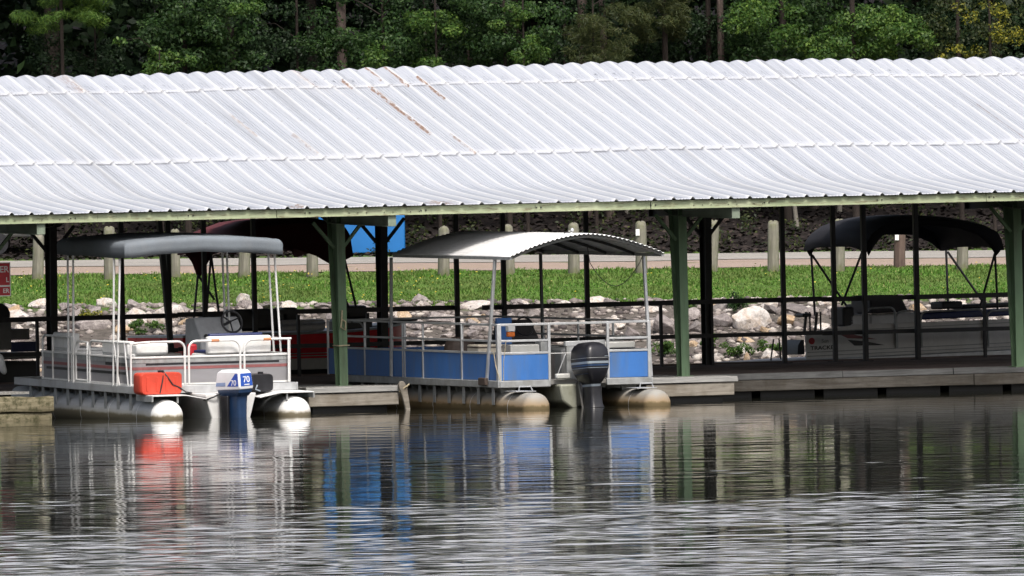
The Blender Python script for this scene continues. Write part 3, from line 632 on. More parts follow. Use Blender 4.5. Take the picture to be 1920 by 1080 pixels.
nf = 420; GX = np.concatenate([g.uniform(-9.5, -1, 260), g.uniform(-9.5, 9.5, nf - 260)]); GY = g.uniform(31.5, 40.5, nf)
V, F = scatter_poly(g, GX, GY, gz(GX, GY) + g.uniform(.05, .1, nf), [(1, 0, 0), (0, 1, .1), (-1, 0, 0), (0, -1, -.6)], [(0, 1, 2, 3)], g.uniform(.010, .022, nf))
props(link_mesh('wildflowers', np_mesh('wildflowers', V, F, island_mat('yellow_petals', [(0, (.55, .38, .03)), (.7, (.62, .5, .06)), (1, (.5, .42, .2))])), smooth=0), 'tiny yellow flowers scattered in the grass strip', 'wildflowers', kind='stuff')

# ------------------------------------------------------------------ leaves
def leaf_cloud(rng, C, R, n_per, size, flat=.55, droop=0., needle=False):
    """leaves in clumps: C clump centres (k,3), R clump radii (k,), returns verts, faces"""
    C = np.asarray(C, float); k = len(C); cnt = np.maximum(3, (n_per * (np.asarray(R) / np.mean(R)) ** 2).astype(int)); idx = np.repeat(np.arange(k), cnt); n = len(idx)
    d = rng.normal(size=(n, 3)); d /= np.linalg.norm(d, axis=1)[:, None]; rr = rng.uniform(.25, 1., n) ** .6
    off = d * rr[:, None] * np.asarray(R)[idx][:, None] * np.array([1, 1, flat]); P = C[idx] + off; P[:, 2] -= droop * rr * np.asarray(R)[idx]
    nrm = d * .6 + rng.normal(size=(n, 3)) * .55 + np.array([0, -.25, .55]); nrm /= np.linalg.norm(nrm, axis=1)[:, None]
    t = np.cross(nrm, rng.normal(size=(n, 3))); t /= np.linalg.norm(t, axis=1)[:, None]; b = np.cross(nrm, t)
    L = size * rng.uniform(.6, 1.35, n)[:, None]; wd = L * (.10 if needle else .52)
    V = np.stack([P - t * L * .5, P + b * wd * .5 + nrm * L * .06, P + t * L * .5 - nrm * L * .10, P - b * wd * .5 + nrm * L * .06], 1).reshape(-1, 3)
    return V, (np.arange(n * 4).reshape(n, 4))
def leaf_mat(name, c0, c1, c2, trans=.35, patch=None):
    return island_mat(name, [(0, c0), (.5, c1), (.88, c2), (1, tuple(min(1, x * 1.5) for x in c2))], .55, trans, 1.1, patch or c0, .45)
LM = {'mid': leaf_mat('mid_green_leaves', (.014, .038, .010), (.026, .064, .016), (.052, .100, .024)),
      'bright': leaf_mat('bright_green_leaves', (.026, .068, .012), (.051, .114, .019), (.10, .165, .029)),
      'yellow': leaf_mat('yellow_green_leaves', (.06, .080, .013), (.14, .155, .02), (.30, .27, .03)),
      'dark': leaf_mat('dark_green_leaves', (.009, .023, .009), (.017, .038, .014), (.028, .054, .018)),
      'pine': leaf_mat('pine_needles', (.045, .100, .018), (.080, .165, .026), (.13, .21, .034)),
      'olive': leaf_mat('olive_pine_needles', (.026, .042, .012), (.046, .062, .018), (.078, .086, .028)),
      'litter': leaf_mat('undergrowth_leaves', (.015, .026, .009), (.028, .044, .013), (.058, .070, .018))}
def bark(name, c0, c1):
    k = N(name); a = k.noise(3, 8, .75, k.mapping((5, 5, .9))); k.bsdf(k.ramp(a, [(.3, c0), (.7, c1)]), .95, 0, k.bump(a, .8, .04), .2); return k.m
M['bark'] = bark('grey_brown_bark', (.045, .034, .030), (.13, .10, .088)); M['bark_dark'] = bark('dark_bark', (.018, .014, .012), (.05, .040, .035)); M['bark_pale'] = bark('pale_bark', (.12, .11, .095), (.27, .25, .215))
tr = np.random.default_rng(21)
def trunk_mb(h, r, lean=(0, 0), limbs=0, seed=0, limb_z=(.4, .95), limb_len=1.5):
    q = random.Random(seed); b = MB(); ks = lin(0, 1, 9); ax = lambda k: Vector((lean[0] * k + .05 * r * 6 * sin(3 * k + seed), lean[1] * k, h * k))
    b.tube([ax(k) - Vector((0, 0, .4 if k == 0 else 0)) for k in ks], [r * (1.25 if k == 0 else 1 - .55 * k) for k in ks], 10)
    ends = []
    for i in range(limbs):
        k = q.uniform(*limb_z); a = q.uniform(0, 2 * pi); p = ax(k); ln = limb_len * q.uniform(.6, 1.2)
        m = p + Vector((cos(a) * ln * .5, sin(a) * ln * .5, ln * .28)); e = p + Vector((cos(a) * ln, sin(a) * ln, ln * q.uniform(.2, .6)))
        b.tube([p, m, e], [r * .32, r * .2, r * .06], 6); ends.append(e)
    return b, ends
GR_T = 'trees at the edge of the wood'
def tree(name, label, at, h, r, clumps, cr, lm, n=90, size=.085, lean=(0, 0), limbs=5, limb_z=(.4, .95), limb_len=1.5, needle=False, flat=.6, barkm='bark', seed=0, group=GR_T, cat='tree', extra=None):
    x, y = at; t = thing(name, label, cat, (x, y, float(gz(x, y))), (0, 0, 0), group)
    b, ends = trunk_mb(h, r, lean, limbs, seed, limb_z, limb_len); b.build('trunk', M[barkm], t, smooth=60)
    C = [tuple(c) for c in clumps]; C += [tuple(e) for e in ends]; size *= .85; n = int(n * 1.2)
    if C:
        R = tr.uniform(.7, 1.25, len(C)) * cr; V, F = leaf_cloud(tr, C, R, n, size, flat, .15, needle)
        link_mesh('crown', np_mesh('crown', V, F, LM[lm]), t, smooth=0)
    return t
def px_clumps(spots, Y, base, spread=.5):   # photo pixels (x, y) -> clump centres relative to the plant's base
    o = []
    for x, y, *k in spots:
        p = pY(x, y, Y + tr.normal(0, spread)); o.append((p.x - base[0], p.y - base[1], p.z - float(gz(*base))))
    return o
def around(rng, n, c, s): return [tuple(np.array(c) + rng.normal(size=3) * np.array(s)) for _ in range(n)]
def fill(x0, x1, y0, y1, n): return [(tr.uniform(x0, x1), tr.uniform(y0, y1)) for _ in range(n)]
def at_px(x, Y): p = pY(x, 200, Y); return (p.x, Y)
# plants whose leaves show above the roof
def shrubby(name, label, x, Y, spots, lm, h, r=.05, cr=.34, n=120, size=.085, seed=0, needle=False, barkm='bark_dark', lean=(0, 0), limbs=4, flat=.6, cat='tree', spread=.45, tall=8):
    b = at_px(x, Y); C = px_clumps(spots, Y, b, spread)
    if tall: C += around(tr, tall, (0, .4, h * .95), (.9, .8, .7))
    return tree(name, label, b, h, r, C, cr, lm, n, size, lean, limbs, (.55, .98), 1.0, needle, flat, barkm, seed, cat=cat)
shrubby('pine_tree', 'thin young pine with bright green tuft at the left above the roof', 120, 57, fill(65, 200, -40, 22, 26) + fill(45, 120, 25, 55, 7) + fill(150, 190, 15, 38, 6), 'pine', 8.5, .045, .24, 260, .15, 3, True, limbs=6, flat=.5)
shrubby('sapling', 'leafy sapling with drooping green branches left of the roof middle', 350, 56, fill(290, 470, -30, 60, 34) + fill(270, 420, 30, 120, 26) + fill(380, 480, 40, 140, 14), 'mid', 7.5, .06, .30, 130, .095, 4)
shrubby('sapling', 'small yellow green sapling low over the roof below the drooping one', 300, 55.2, fill(278, 325, 95, 140, 9) + fill(370, 410, 122, 140, 4) + fill(430, 490, 5, 30, 3), 'bright', 3.6, .03, .17, 80, .085, 5, tall=0)
shrubby('shrub', 'dark green broadleaf shrub right of the thick bare trunk', 720, 56.5, fill(580, 800, 60, 140, 44) + fill(700, 860, 30, 110, 22), 'mid', 4.6, .05, .32, 110, .085, 6, tall=4, cat='shrub')
shrubby('shrub', 'shrub with a bright yellow green top above the rusty roof patch', 820, 55.6, fill(785, 868, 22, 55, 14) + fill(690, 720, 75, 110, 5) + fill(790, 820, 105, 118, 3), 'bright', 4.9, .035, .22, 100, .08, 7, tall=0, cat='shrub')
shrubby('shrub', 'leafy green shrub over the middle of the roof', 950, 56, fill(880, 1040, 10, 125, 40) + fill(850, 960, -20, 40, 16), 'mid', 5.2, .05, .30, 110, .085, 8, tall=4, cat='shrub')
shrubby('shrub', 'bright tipped shrub beside the twin trunks', 985, 55.4, fill(955, 1030, 70, 115, 12) + fill(960, 990, 0, 50, 7), 'bright', 4.7, .035, .18, 90, .075, 9, tall=0, cat='shrub')
shrubby('pine_tree', 'young olive green pine in front of the twin trunks', 1115, 55.8, fill(1065, 1180, 55, 112, 20) + fill(1090, 1130, 30, 60, 5), 'olive', 4.3, .035, .22, 240, .13, 10, True, tall=0)
shrubby('pine_tree', 'olive pine branches hanging right of the twin trunks', 1250, 57, fill(1170, 1275, 10, 65, 20) + fill(1200, 1300, -40, 20, 14), 'olive', 8., .07, .24, 260, .15, 11, True, flat=.5)
shrubby('sapling', 'dark leafy tree behind the right half of the roof', 1330, 58.5, fill(1180, 1420, 20, 130, 46), 'dark', 7.5, .07, .36, 120, .09, 12)
shrubby('broadleaf_tree', 'broad bright green tree spreading over the right part of the roof', 1600, 56, fill(1560, 1720, 15, 70, 26) + fill(1540, 1680, 75, 105, 14) + fill(1370, 1500, 0, 60, 14) + fill(1660, 1740, 40, 80, 9) + fill(1440, 1540, 45, 85, 10), 'bright', 7.5, .07, .26, 110, .085, 13)
shrubby('broadleaf_tree', 'mid green bushy tree left behind the bright broad one', 1470, 57.5, fill(1370, 1640, -10, 130, 54), 'mid', 8.5, .08, .34, 120, .09, 14)
shrubby('thicket_tree', 'sparse yellow leaved thicket at the right end above the roof', 1860, 55.6, fill(1845, 1930, 42, 85, 13) + fill(1760, 1835, 88, 106, 6) + fill(1790, 1930, 0, 40, 9), 'yellow', 6.4, .035, .17, 30, .075, 15, limbs=7)
shrubby('thicket_tree', 'sparse olive thicket with thin stems at the far right', 1800, 57, fill(1740, 1930, -10, 120, 40), 'litter', 7.0, .045, .26, 60, .075, 16, limbs=8)
shrubby('sapling', 'dim sapling in the dark gap left of the thick bare trunk', 560, 58, fill(480, 600, 10, 130, 22), 'dark', 6, .04, .30, 90, .085, 17)
shrubby('sapling', 'dim undergrowth sapling under the young pine', 180, 58, fill(60, 270, 60, 140, 26), 'dark', 4, .035, .28, 60, .08, 18, tall=2)
shrubby('sapling', 'dim sapling behind the twin trunks', 1060, 58.6, fill(1030, 1200, -10, 130, 30), 'dark', 6, .04, .32, 100, .085, 31)
shrubby('sapling', 'dim sapling behind the yellow thicket at the right end', 1800, 58.8, fill(1700, 1930, 0, 130, 34), 'dark', 6, .04, .34, 80, .085, 32)
shrubby('sapling', 'dim sapling behind the shrub with the bright top', 800, 58.6, fill(660, 900, -20, 90, 34), 'dark', 6, .04, .34, 90, .085, 33)
# trunks
for x, Y, w, lb, bk, ln in ((641, 58, 19, 'thick bare pine trunk left of the rusty roof patch', 'bark', 0), (1098, 58.5, 19, 'thick left one of the twin pine trunks', 'bark', 0), (1131, 58.2, 13, 'thinner leaning right one of the twin pine trunks', 'bark', -.35), (1352, 58, 13, 'straight trunk behind the bushy trees right of centre', 'bark', 0),
                            (1170, 59, 8, 'slim grey trunk under the eave left of the right columns', 'bark_pale', 0), (1478, 57, 8, 'slim pale leaning trunk between bollard and thin pole', 'bark_pale', -.5), (1040, 60, 14, 'dark trunk under the eave behind the white arched canopy', 'bark', 0), (1525, 60, 14, 'brown trunk under the eave right of the pale leaning one', 'bark', 0), (1575, 59, 9, 'pale trunk behind the bow of the black canopy', 'bark_pale', .2), (880, 61, 10, 'dim trunk under the eave behind the arched canopy end', 'bark', 0)):
    b = at_px(x, Y); k = w / FPX * (Y + DIST) / 2; tall_ = x in (641, 1098, 1131, 1352); h = 17. if tall_ else 3.1
    C = [c for c in around(tr, 90, (0, -.6, h * .80), (2.4, 2.0, h * .15)) if c[2] > 7.6] if tall_ else around(tr, 10, (0, 0, h * .95), (.4, .4, .2))  # tall crowns packed dense out of view to block sun from the wood
    if ln: b = (b[0] - ln * .25, b[1])
    tree('pine_tree' if w > 9 else 'slim_tree', lb, b, h, k * 1.12, C, 1.1 if tall_ else .3, 'dark' if w > 9 else 'mid', 80, .26 if tall_ else .09, (ln, 0), 6, (.7, .98), 2.0 if tall_ else .5, w > 12 and False, .6, bk, int(x))
# closed wood behind
wood_lab = 'tall dark tree deep in the wood behind the front trees'
for i in range(26):
    x = -17 + (i % 13) * 2.8 + tr.uniform(-.9, .9); y = (62 if i < 13 else 67) + tr.uniform(-1.5, 1.5); h = tr.uniform(15, 19)
    C = around(tr, 46, (0, 0, h * .66), (2.2, 2.0, h * .19)) + around(tr, 16, (0, -.2, h * .33), (1.7, 1.4, 1.4))
    tree('wood_tree', wood_lab, (x, y), h, tr.uniform(.10, .2), C, 1.0, 'dark', 46, .30, (tr.uniform(-.4, .4), 0), 4, (.4, .9), 2.0, False, .7, 'bark_dark', i, 'tall trees deep in the wood')
C = [(x, y, float(gz(x, y)) + z) for x, y, z in zip(tr.uniform(-45, 45, 900), tr.uniform(72, 80, 900), tr.uniform(.2, 16, 900))]
C += [(x, y, float(gz(x, y)) + z) for x, y, z in zip(np.concatenate([tr.uniform(-60, -16, 260), tr.uniform(16, 60, 260)]), tr.uniform(58, 72, 520), tr.uniform(.2, 15, 520))]
C += [(x, y, float(gz(x, y)) + z) for x, y, z in zip(tr.uniform(-16, 16, 420), tr.uniform(63, 71, 420), tr.uniform(1.2, 9, 420) )]
V, F = leaf_cloud(tr, C, tr.uniform(.9, 1.6, len(C)), 70, .36, .8)
props(link_mesh('far_wood', np_mesh('far_wood', V, F, LM['dark']), smooth=0), 'far dark wood closing the view behind all the trees', 'wood', kind='stuff')
# undergrowth on the forest floor behind the road
C = []
for i in range(300):
    x = tr.uniform(-12, 12); y = 52.8 + 7 * tr.uniform(0, 1) ** 1.5; C.append((x, y, float(gz(x, y)) + tr.uniform(.02, .30)))
V, F = leaf_cloud(tr, C, tr.uniform(.10, .3, len(C)), 26, .07, .6)
props(link_mesh('undergrowth', np_mesh('undergrowth', V, F, LM['litter']), smooth=0), 'low weeds and seedlings on the leaf litter behind the road', 'undergrowth', kind='stuff')
nl = 14000; GX = tr.uniform(-13, 13, nl); GY = 52.3 + 10 * tr.uniform(0, 1, nl) ** 1.3
V, F = scatter_poly(tr, GX, GY, gz(GX, GY) + tr.uniform(0, .05, nl), [(1, 0, .2), (0, .6, .5), (-1, 0, .1), (0, -.6, -.3)], [(0, 1, 2, 3)], tr.uniform(.03, .07, nl))
props(link_mesh('leaf_litter', np_mesh('leaf_litter', V, F, island_mat('dead_leaves', [(0, (.010, .008, .008)), (.5, (.021, .016, .015)), (.9, (.036, .027, .024)), (1, (.06, .046, .038))])), smooth=0), 'dead leaves covering the forest floor', 'leaf litter', kind='stuff')
# weeds among the rocks
for x, y, w, lb, lm in ((1378, 668, 60, 'green weeds under the pale slab right of the right dark column', 'bright'), (1440, 668, 50, 'green weeds left of the first thin pole by the pontoon bow', 'bright'), (1326, 655, 26, 'weed tuft just right of the right dark column', 'bright'), (1246, 665, 34, 'weed tuft left of the right green column', 'bright'), (1375, 582, 30, 'dark weed behind the top of the big white boulder', 'mid'), (275, 622, 60, 'low yellow green weeds left of the leaning dark pole', 'bright'), (1293, 590, 30, 'weeds between the right green and dark columns', 'bright'), (170, 605, 50, 'yellowish weeds behind the left canopy poles', 'yellow')):
    lo, hi = 24.0, 34.
    for _ in range(30):
        m = (lo + hi) / 2; p = pY(x, y, m)
        if p.z > gz(p.x, m): lo = m
        else: hi = m
    R = w / FPX * 250 / 2; C = around(tr, 14, (0, 0, .06), (R * .5, R * .4, .05)); V, F = leaf_cloud(tr, C, tr.uniform(.05, .10, 14), 60, .045, .7)
    props(link_mesh('weed', np_mesh('weed', V, F, LM[lm]), None, 0, (p.x, m - .15, float(gz(p.x, m)) + .05)), lb, 'weeds', 'weeds among the rocks')
# bright blue box beyond the road
p = pY(760, 487, 53.0); p2 = pY(601, 492, 53.0); zg = float(gz(p.x, 53)); w = p.x - p2.x + .02
o = thing('storage_box', 'bright blue box like structure at the far road edge behind the middle columns', 'box', (p.x - w / 2, 53.6, zg), (0, 0, 0))
MB().box(-w / 2, w / 2, -.6, .6, .05, 1.02).build('walls', M['bright_blue'], o, bevel=.02)
b = MB(); b.box(-w / 2 - .04, w / 2 + .04, -.64, .64, 1.02, 1.08); b.build('lid', M['bright_blue'], o, bevel=.02)
MB().box(-w / 2 + .06, w / 2 - .06, -.55, .55, -.05, .05).build('skid', M['dark_steel'], o)

# ------------------------------------------------------------------ boats
class Boat:
    """a moored boat in its own frame: x across (u), y from the stern forward (v), z up, trimmed bow-up"""
    def __init__(s, name, label, u, v, trim, cat='pontoon boat'):
        s.u, s.v, s.t = u, v, math.tan(rad(trim)); s.root = thing(name, label, cat, W(u, v, 0), (rad(trim), 0, TH), 'moored boats')
    def px(s, x, y, at_y): p = pv(x, y, s.v + at_y); return p.x - s.u, p.z - at_y * s.t          # photo pixel on the plane y = at_y
    def py(s, x, y, at_x): p = pu(x, y, s.u + at_x); return p.y - s.v, p.z - (p.y - s.v) * s.t    # photo pixel on the plane x = at_x
    def P(s, x, y, z): return W(s.u + x, s.v + y, z + y * s.t)
def pontoon(root, x, y0, y1, zc, r, m, cap, ygap, zdeck, dome=.24, nb=9):
    ks = [(y0 + dome, 1)] + [(y, 1) for y in lin(y0 + dome + .05, y1 - .7, 10)] + [(y1 - .45, .96), (y1 - .22, .8), (y1 - .05, .5), (y1, .12)]
    n = 26; up = lambda y: .16 * max(0, (y - (y1 - .8)) / .8) ** 2
    b = MB(); b.loft([[(x + r * k * cos(a), y, zc + up(y) + r * k * sin(a)) for a in (2 * pi * i / n for i in range(n))] for y, k in ks])
    o = b.build('pontoon', m, root, smooth=40)
    b = MB(); b.loft([[(x + r * cos(q) * cos(a), y0 + dome - dome * sin(q) - .0015, zc + r * cos(q) * sin(a)) for a in (2 * pi * i / n for i in range(n))] for q in lin(0, pi / 2 * .985, 9)])
    b.build('end_cap', cap, o, smooth=60)
    for i in range(nb):                                       # saddle brackets between tube and deck
        y = ygap + i * (y1 - .6 - ygap) / nb
        MB().prism([(x - .13, zdeck - .002), (x + .13, zdeck - .002), (x + .10, zc + r * .82), (x - .10, zc + r * .82)], .045, 'y', y).build('bracket', M['alu_grey'], o)
        MB().box(x - .235, x - .225, y - .02, y + .065, zc + .03, zdeck - .003).build('bracket', M['alu_grey'], o) if x < 0 else None
    for j in range(5):                                        # weld seams round the tube
        y = y0 + dome + .5 + j * (y1 - y0 - 1.6) / 4; q = r + .0035
        MB().loft([[(x + q * cos(a), yy, zc + q * sin(a)) for a in (2 * pi * i / n for i in range(n))] for yy in (y - .006, y + .006)], cap=False).build('weld_seam', M['alu_white'], o)
    return o
def wall(path, z0, z1, off=0., th=.02):
    """upright band following a plan path (list of x, y), thickness th outward"""
    P = [Vector((p[0], p[1], 0)) for p in path]; L = []
    for i, p in enumerate(P):
        t = (P[min(i + 1, len(P) - 1)] - P[max(i - 1, 0)]).normalized(); L.append(Vector((-t.y, t.x, 0)))
    b = MB(); b.loft([[(p + n * (off), z0), (p + n * (off + th), z0), (p + n * (off + th), z1), (p + n * off, z1)] for p, n in zip(P, L)] and
                     [[((p + n * o).x, (p + n * o).y, z) for o, z in ((off, z0), (off + th, z0), (off + th, z1), (off, z1))] for p, n in zip(P, L)]); return b
def round_path(x, y0, y1, r, n=6):      # open plan outline: right bow -> right stern corner -> left stern corner -> left bow
    P = [(x, y1), (x, y0 + r)] + [(x - r + r * cos(a), y0 + r - r * sin(a)) for a in lin(.15, pi / 2 - .15, n)] + [(x - r, y0), (-x + r, y0)] + [(-x + r - r * sin(a), y0 + r - r * cos(a)) for a in lin(.15, pi / 2 - .15, n)] + [(-x, y0 + r), (-x, y1)]
    return P
def seat(root, x0, x1, y0, y1, z0, z1, m, cush=None, name='seat', r=.03):
    o = MB().box(x0, x1, y0, y1, z0, z1).build(name, m, root, bevel=r)
    if cush: MB().box(x0 + .03, x1 - .03, y0 + .03, y1 - .03, z1 + .002, z1 + .045).build('cushion', cush, o, bevel=.015)
    return o
def cloth_top(xs, ys, ztop, crown, drop, seed=0, edge=.07):
    """bimini: domed top with rounded edges and a hanging skirt"""
    def prm(a, b):
        c = (a + b) / 2; h = (b - a) / 2
        pts = [(-1, drop), (-1, drop * .6), (-1, edge * 1.1)] + [(-1 + edge * (1 - cos(q)) / h * 1., edge * (1 - sin(q))) for q in lin(.3, pi / 2, 4)] + [(k, 0) for k in lin(-.86, .86, 13)]
        pts += [(-p, d) for p, d in reversed(pts[:7])]
        return [(c + h * p, d, p) for p, d in pts]
    A = prm(*xs); B = prm(*ys); G = []
    for y, dy, pyy in B:
        row = []
        for x, dx, pxx in A:
            z = ztop + crown * (1 - pxx ** 2) * (.75 + .25 * (1 - pyy ** 2)) - max(dx, dy)
            z += .006 * sin(9 * x + 4 * y + seed) + .004 * sin(17 * y - 5 * x)
            k = .010 * sin(14 * x + 6 * z) if max(dx, dy) > edge else 0
            row.append((x + (k if abs(pxx) > .99 else 0), y + (k if abs(pyy) > .99 else 0), z))
        G.append(row)
    return MB().grid(G)

# ---- white / grey pontoon boat at the left
A = Boat('pontoon_boat', 'grey and white pontoon boat with grey canopy and white 70 outboard', -9.17, -1.78, 1.65); R = A.root
for x in (-1.005, 1.005): pontoon(R, x, -.70, 4.95, .05, .245, M['tube_a'], M['cap_a'], .25, .362)
MB().box(-1.255, 1.255, .03, 4.40, .40, .463).build('deck', M['hull_cream'], R)
b = MB()
for x in (-1, 1): b.box(min(x * 1.258, x * 1.285), max(x * 1.258, x * 1.285), 0, 4.42, .362, .472)
b.box(-1.257, 1.257, -.004, .027, .362, .472); b.box(-1.257, 1.257, 4.40, 4.425, .362, .472)
b.build('deck_trim', M['alu'], R, bevel=.006)
for i, y in enumerate(lin(.35, 4.2, 9)): MB().box(-1.25, 1.25, y, y + .05, .362, .398).build('cross_member', M['alu_grey'], R)
for s in (-1, 1):
    b = MB(); b.prism([(s * 1.27, .361), (s * .74, .361), (s * .42, .30), (s * .42, .288), (s * .74, .347), (s * 1.27, .347)], .58, 'y', -.59)
    b.build('aft_plate', M['cap_a'], R)
    MB().box(s * 1.27 - .012, s * 1.27 + .012, -.59, -.02, .27, .345).build('bracket', M['alu_grey'], R)
    MB().box(s * .86 - .012, s * .86 + .012, -.56, -.53, .24, .345).build('bracket', M['alu_grey'], R)
b = MB(); b.loft([[(-.40, y, .36), (.40, y, .36), (.29, y, z0), (-.29, y, z0)] for y, z0 in ((-.50, -.05), (-.30, -.08), (1.4, -.08), (2.2, .25))]); b.build('motor_pod', M['alu_white'], R, bevel=.015)
path = round_path(1.225, .16, 3.47, .13)
wall(path, .473, .862, 0, .018).build('fence_panel', M['grey_panel'], R)
wall(path, .80, .858, .019, .004).build('fence_band', M['alu_grey'], R)
wall(path, .862, .892, -.012, .048).build('cap_rail', M['alu_white'], R, bevel=.006)
wall(path, .475, .50, .019, .012).build('bottom_rail', M['alu_white'], R)
wall(path, .70, .742, .0185, .003).build('stripe', M['maroon'], R)
wall([(-1.225, y) for y in lin(1.15, .45, 3)][::-1], .755, .795, .0185, .004).build('stripe', M['black'], R)
wall([(-1.225, y) for y in lin(.42, 3.3, 4)], .630, .668, .0185, .004).build('stripe', M['black'], R)
wall([(x, .16) for x in lin(1.05, -1.05, 4)], .768, .792, .0185, .004).build('stripe', M['black'], R)
def rail(root, pts, r=.0175, m='alu_white'): return MB().tube(pts, r, 8).build('rail', M[m], root, smooth=60)
X = -1.25
for p0, p1, tp in (((X, 3.42, .475), (X, 2.36, 0), 1.115), ((X, 1.70, .475), (X, .22, 0), 1.085), ((X, 2.20, .475), (X, 1.99, 0), 1.06)):
    rail(R, arc_rail(p0, p1, tp, .10, 0))
rail(R, [(X, 1.78, .475), (X, 1.78, 1.06), (X, 1.99, 1.06)])
rail(R, [(X, 2.20, .50), (X, 1.78, .50)])
for y, tp in ((3.05, 1.115), (2.36, 1.115), (.22, 1.085)): rail(R, [(X, y, .475), (X, y, tp)])
rail(R, [(X - .01, .62, .475), (X - .01, .80, 1.085)], .014); rail(R, [(X - .01, .30, .475), (X - .01, .42, 1.085)], .014)
for x in (1.25,):
    for y0, y1 in ((3.42, 2.2), (2.1, .22)): rail(R, arc_rail((x, y0, .475), (x, y1, 0), 1.09, .10, 0))
    rail(R, [(x, .22, .475), (x, .22, 1.09)])
Y = .135
rail(R, arc_rail((-.44, Y, .475), (-.98, Y, 0), 1.10, .11, 0)); rail(R, arc_rail((-.375, Y, .475), (-.02, Y, 0), 1.10, .11, 0)); rail(R, [(-.98, Y, 1.10), (-1.22, Y + .06, 1.085)])
rail(R, arc_rail((.435, Y, .475), (-.02, Y, 0), 1.10, .13, 0)); rail(R, arc_rail((.50, Y, .475), (1.24, Y, 0), 1.10, .13, 0)); rail(R, [(1.20, Y, .475), (1.20, Y, 1.10)])
for x0, x1 in ((-.02, .10), (.80, .92)): MB().tube([(x0, Y, 1.10), (x1, Y, 1.10)], .021, 8).build('tape_wrap', paint('orange_tape', (.55, .22, .10), .7), R)
seat(R, -1.16, -.62, 2.52, 3.35, .475, .90, M['white'], M['white']); seat(R, -1.15, -1.03, 2.55, 3.3, .92, 1.16, M['white'], name='seat_back')
seat(R, -1.16, -.62, .35, 1.55, .475, .88, M['white'], M['white']); seat(R, -1.15, -1.02, .55, 1.5, .90, 1.10, M['white'], name='seat_back'); seat(R, -1.12, -.62, .28, .52, .90, 1.09, M['white'], name='seat_back', r=.05)
seat(R, -.03, .97, .30, .85, .475, .90, M['white'], M['navy_vinyl']); seat(R, -.03, .97, .22, .34, .895, 1.155, M['white'], name='seat_back'); seat(R, .05, .90, .36, .44, 1.0, 1.19, M['navy_vinyl'], name='seat_back', r=.02)
yc = 2.3
x0, z0 = A.px(374, 640, yc); x1, z1 = A.px(456, 598, yc)
cs = MB().prism([(yc - .02, .475), (yc + .55, .475), (yc + .55, z1), (yc + .25, z1 + .03), (yc - .02, z1 - .26)], x1 - x0, 'x', x0).build('console', paint('pale_grey_console', (.50, .51, .53), .5), R, bevel=.02)
xw, zw = A.px(432, 603, yc - .15)
ring = [(xw + .16 * cos(a), yc - .16 + .05 * sin(a), zw + .155 * sin(a)) for a in lin(0, 2 * pi, 25)]
b = MB(); b.tube(ring, .016, 8, False)
for a in (.4, 2.6, 4.7): b.tube([(xw, yc - .10, zw), (xw + .15 * cos(a), yc - .16 + .05 * sin(a), zw + .15 * sin(a))], .011, 6)
b.tube([(xw, yc - .11, zw), (xw, yc + .1, zw - .05)], .022, 8); b.build('steering_wheel', M['black'], cs)
xk, zk = A.px(386, 630, yc - .06); MB().tube([(xk, yc - .045, zk), (xk, yc - .02, zk)], .028, 12).build('dark_hole', M['black'], cs)  # black disc stands in for the dark of a hole in the console
xk, zk = A.px(357, 655, 1.0); seat(R, xk - .06, xk + .08, .95, 1.05, zk - .12, zk + .08, M['red_paint'], name='red_cushion')
xk, zk = A.px(310, 665, 1.2); seat(R, xk - .22, xk + .22, 1.1, 1.5, .475, zk + .02, M['dark_vinyl'], name='seat')
cp = cloth_top((-1.25, 1.24), (.40, 2.86), 2.525, .085, .22).build('canopy', M['canvas_grey'], R, smooth=50, solid=.004, fixn=False)
for (xa, ya, xb, yb, zb) in ((-1.22, .86, X - .025, .80, .45), (-1.22, .64, X - .025, .66, .45), (-1.22, 2.34, X - .025, 2.24, .45), (-1.22, 2.54, X - .025, 2.42, .45), (1.20, .60, 1.25, .52, .9), (1.20, .82, 1.25, .72, .5), (1.20, 2.3, 1.25, 2.3, .5), (1.20, 2.46, 1.25, 2.45, .5)):
    MB().tube([(xa, ya, 2.50), (xa * .995 + xb * .005, ya, 2.30), (xb, yb, zb)], .0165, 8).build('canopy_pole', M['alu_white'], cp, smooth=60)
for y in (.7, 1.55, 2.4): MB().tube([(-1.21, y, 2.42), (-.6, y, 2.50), (0, y, 2.53), (.6, y, 2.50), (1.19, y, 2.42)], .015, 8).build('canopy_bow', M['alu'], cp, smooth=60)
# white 70 outboard, turned a little to the right
om = bpy.data.objects.new('outboard_motor', None); col.objects.link(om); om.parent = R; om.scale = (.87, .87, 1); om.location = (-.02, -.70, 0); om.rotation_euler = (rad(-1.6), rad(-2), rad(20))
def ring_z(z, x, y0, y1, c, sk=0): return [(a, b_, z + sk * (b_ - y0)) for a, b_ in ((-x + c, y0), (x - c, y0), (x, y0 + c), (x, y1 - c * 2), (x - c * 2, y1), (-x + c * 2, y1), (-x, y1 - c * 2), (-x, y0 + c))]
b = MB(); b.loft([ring_z(.425, .155, -.30, .30, .02, -.015), ring_z(.46, .162, -.31, .31, .02), ring_z(.665, .148, -.29, .26, .02, .02), ring_z(.705, .12, -.25, .20, .03, .01)]); cw = b.build('cowling', M['cowl_white'], om, smooth=25, bevel=.012)
def quad(pts, m, nm, par): return MB().add([tuple(p) for p in pts], [(0, 1, 2, 3)]).build(nm, m, par, smooth=0, solid=.002)
rf = lambda x, z: (x * (1 - .09 * (z - .46) / .2), -.3125 + .10 * (z - .46) - .0015, z)
quad([rf(-.135, .475), rf(.135, .475), rf(.135, .655), rf(-.135, .655)], M['decal_blue'], 'decal', cw)
lf = lambda y, z: (-.1642 + .07 * (z - .46) - .0015, y, z)
quad([lf(-.275, .475), lf(-.01, .475), lf(-.20, .655), lf(-.262, .655)], M['decal_blue'], 'decal', cw)
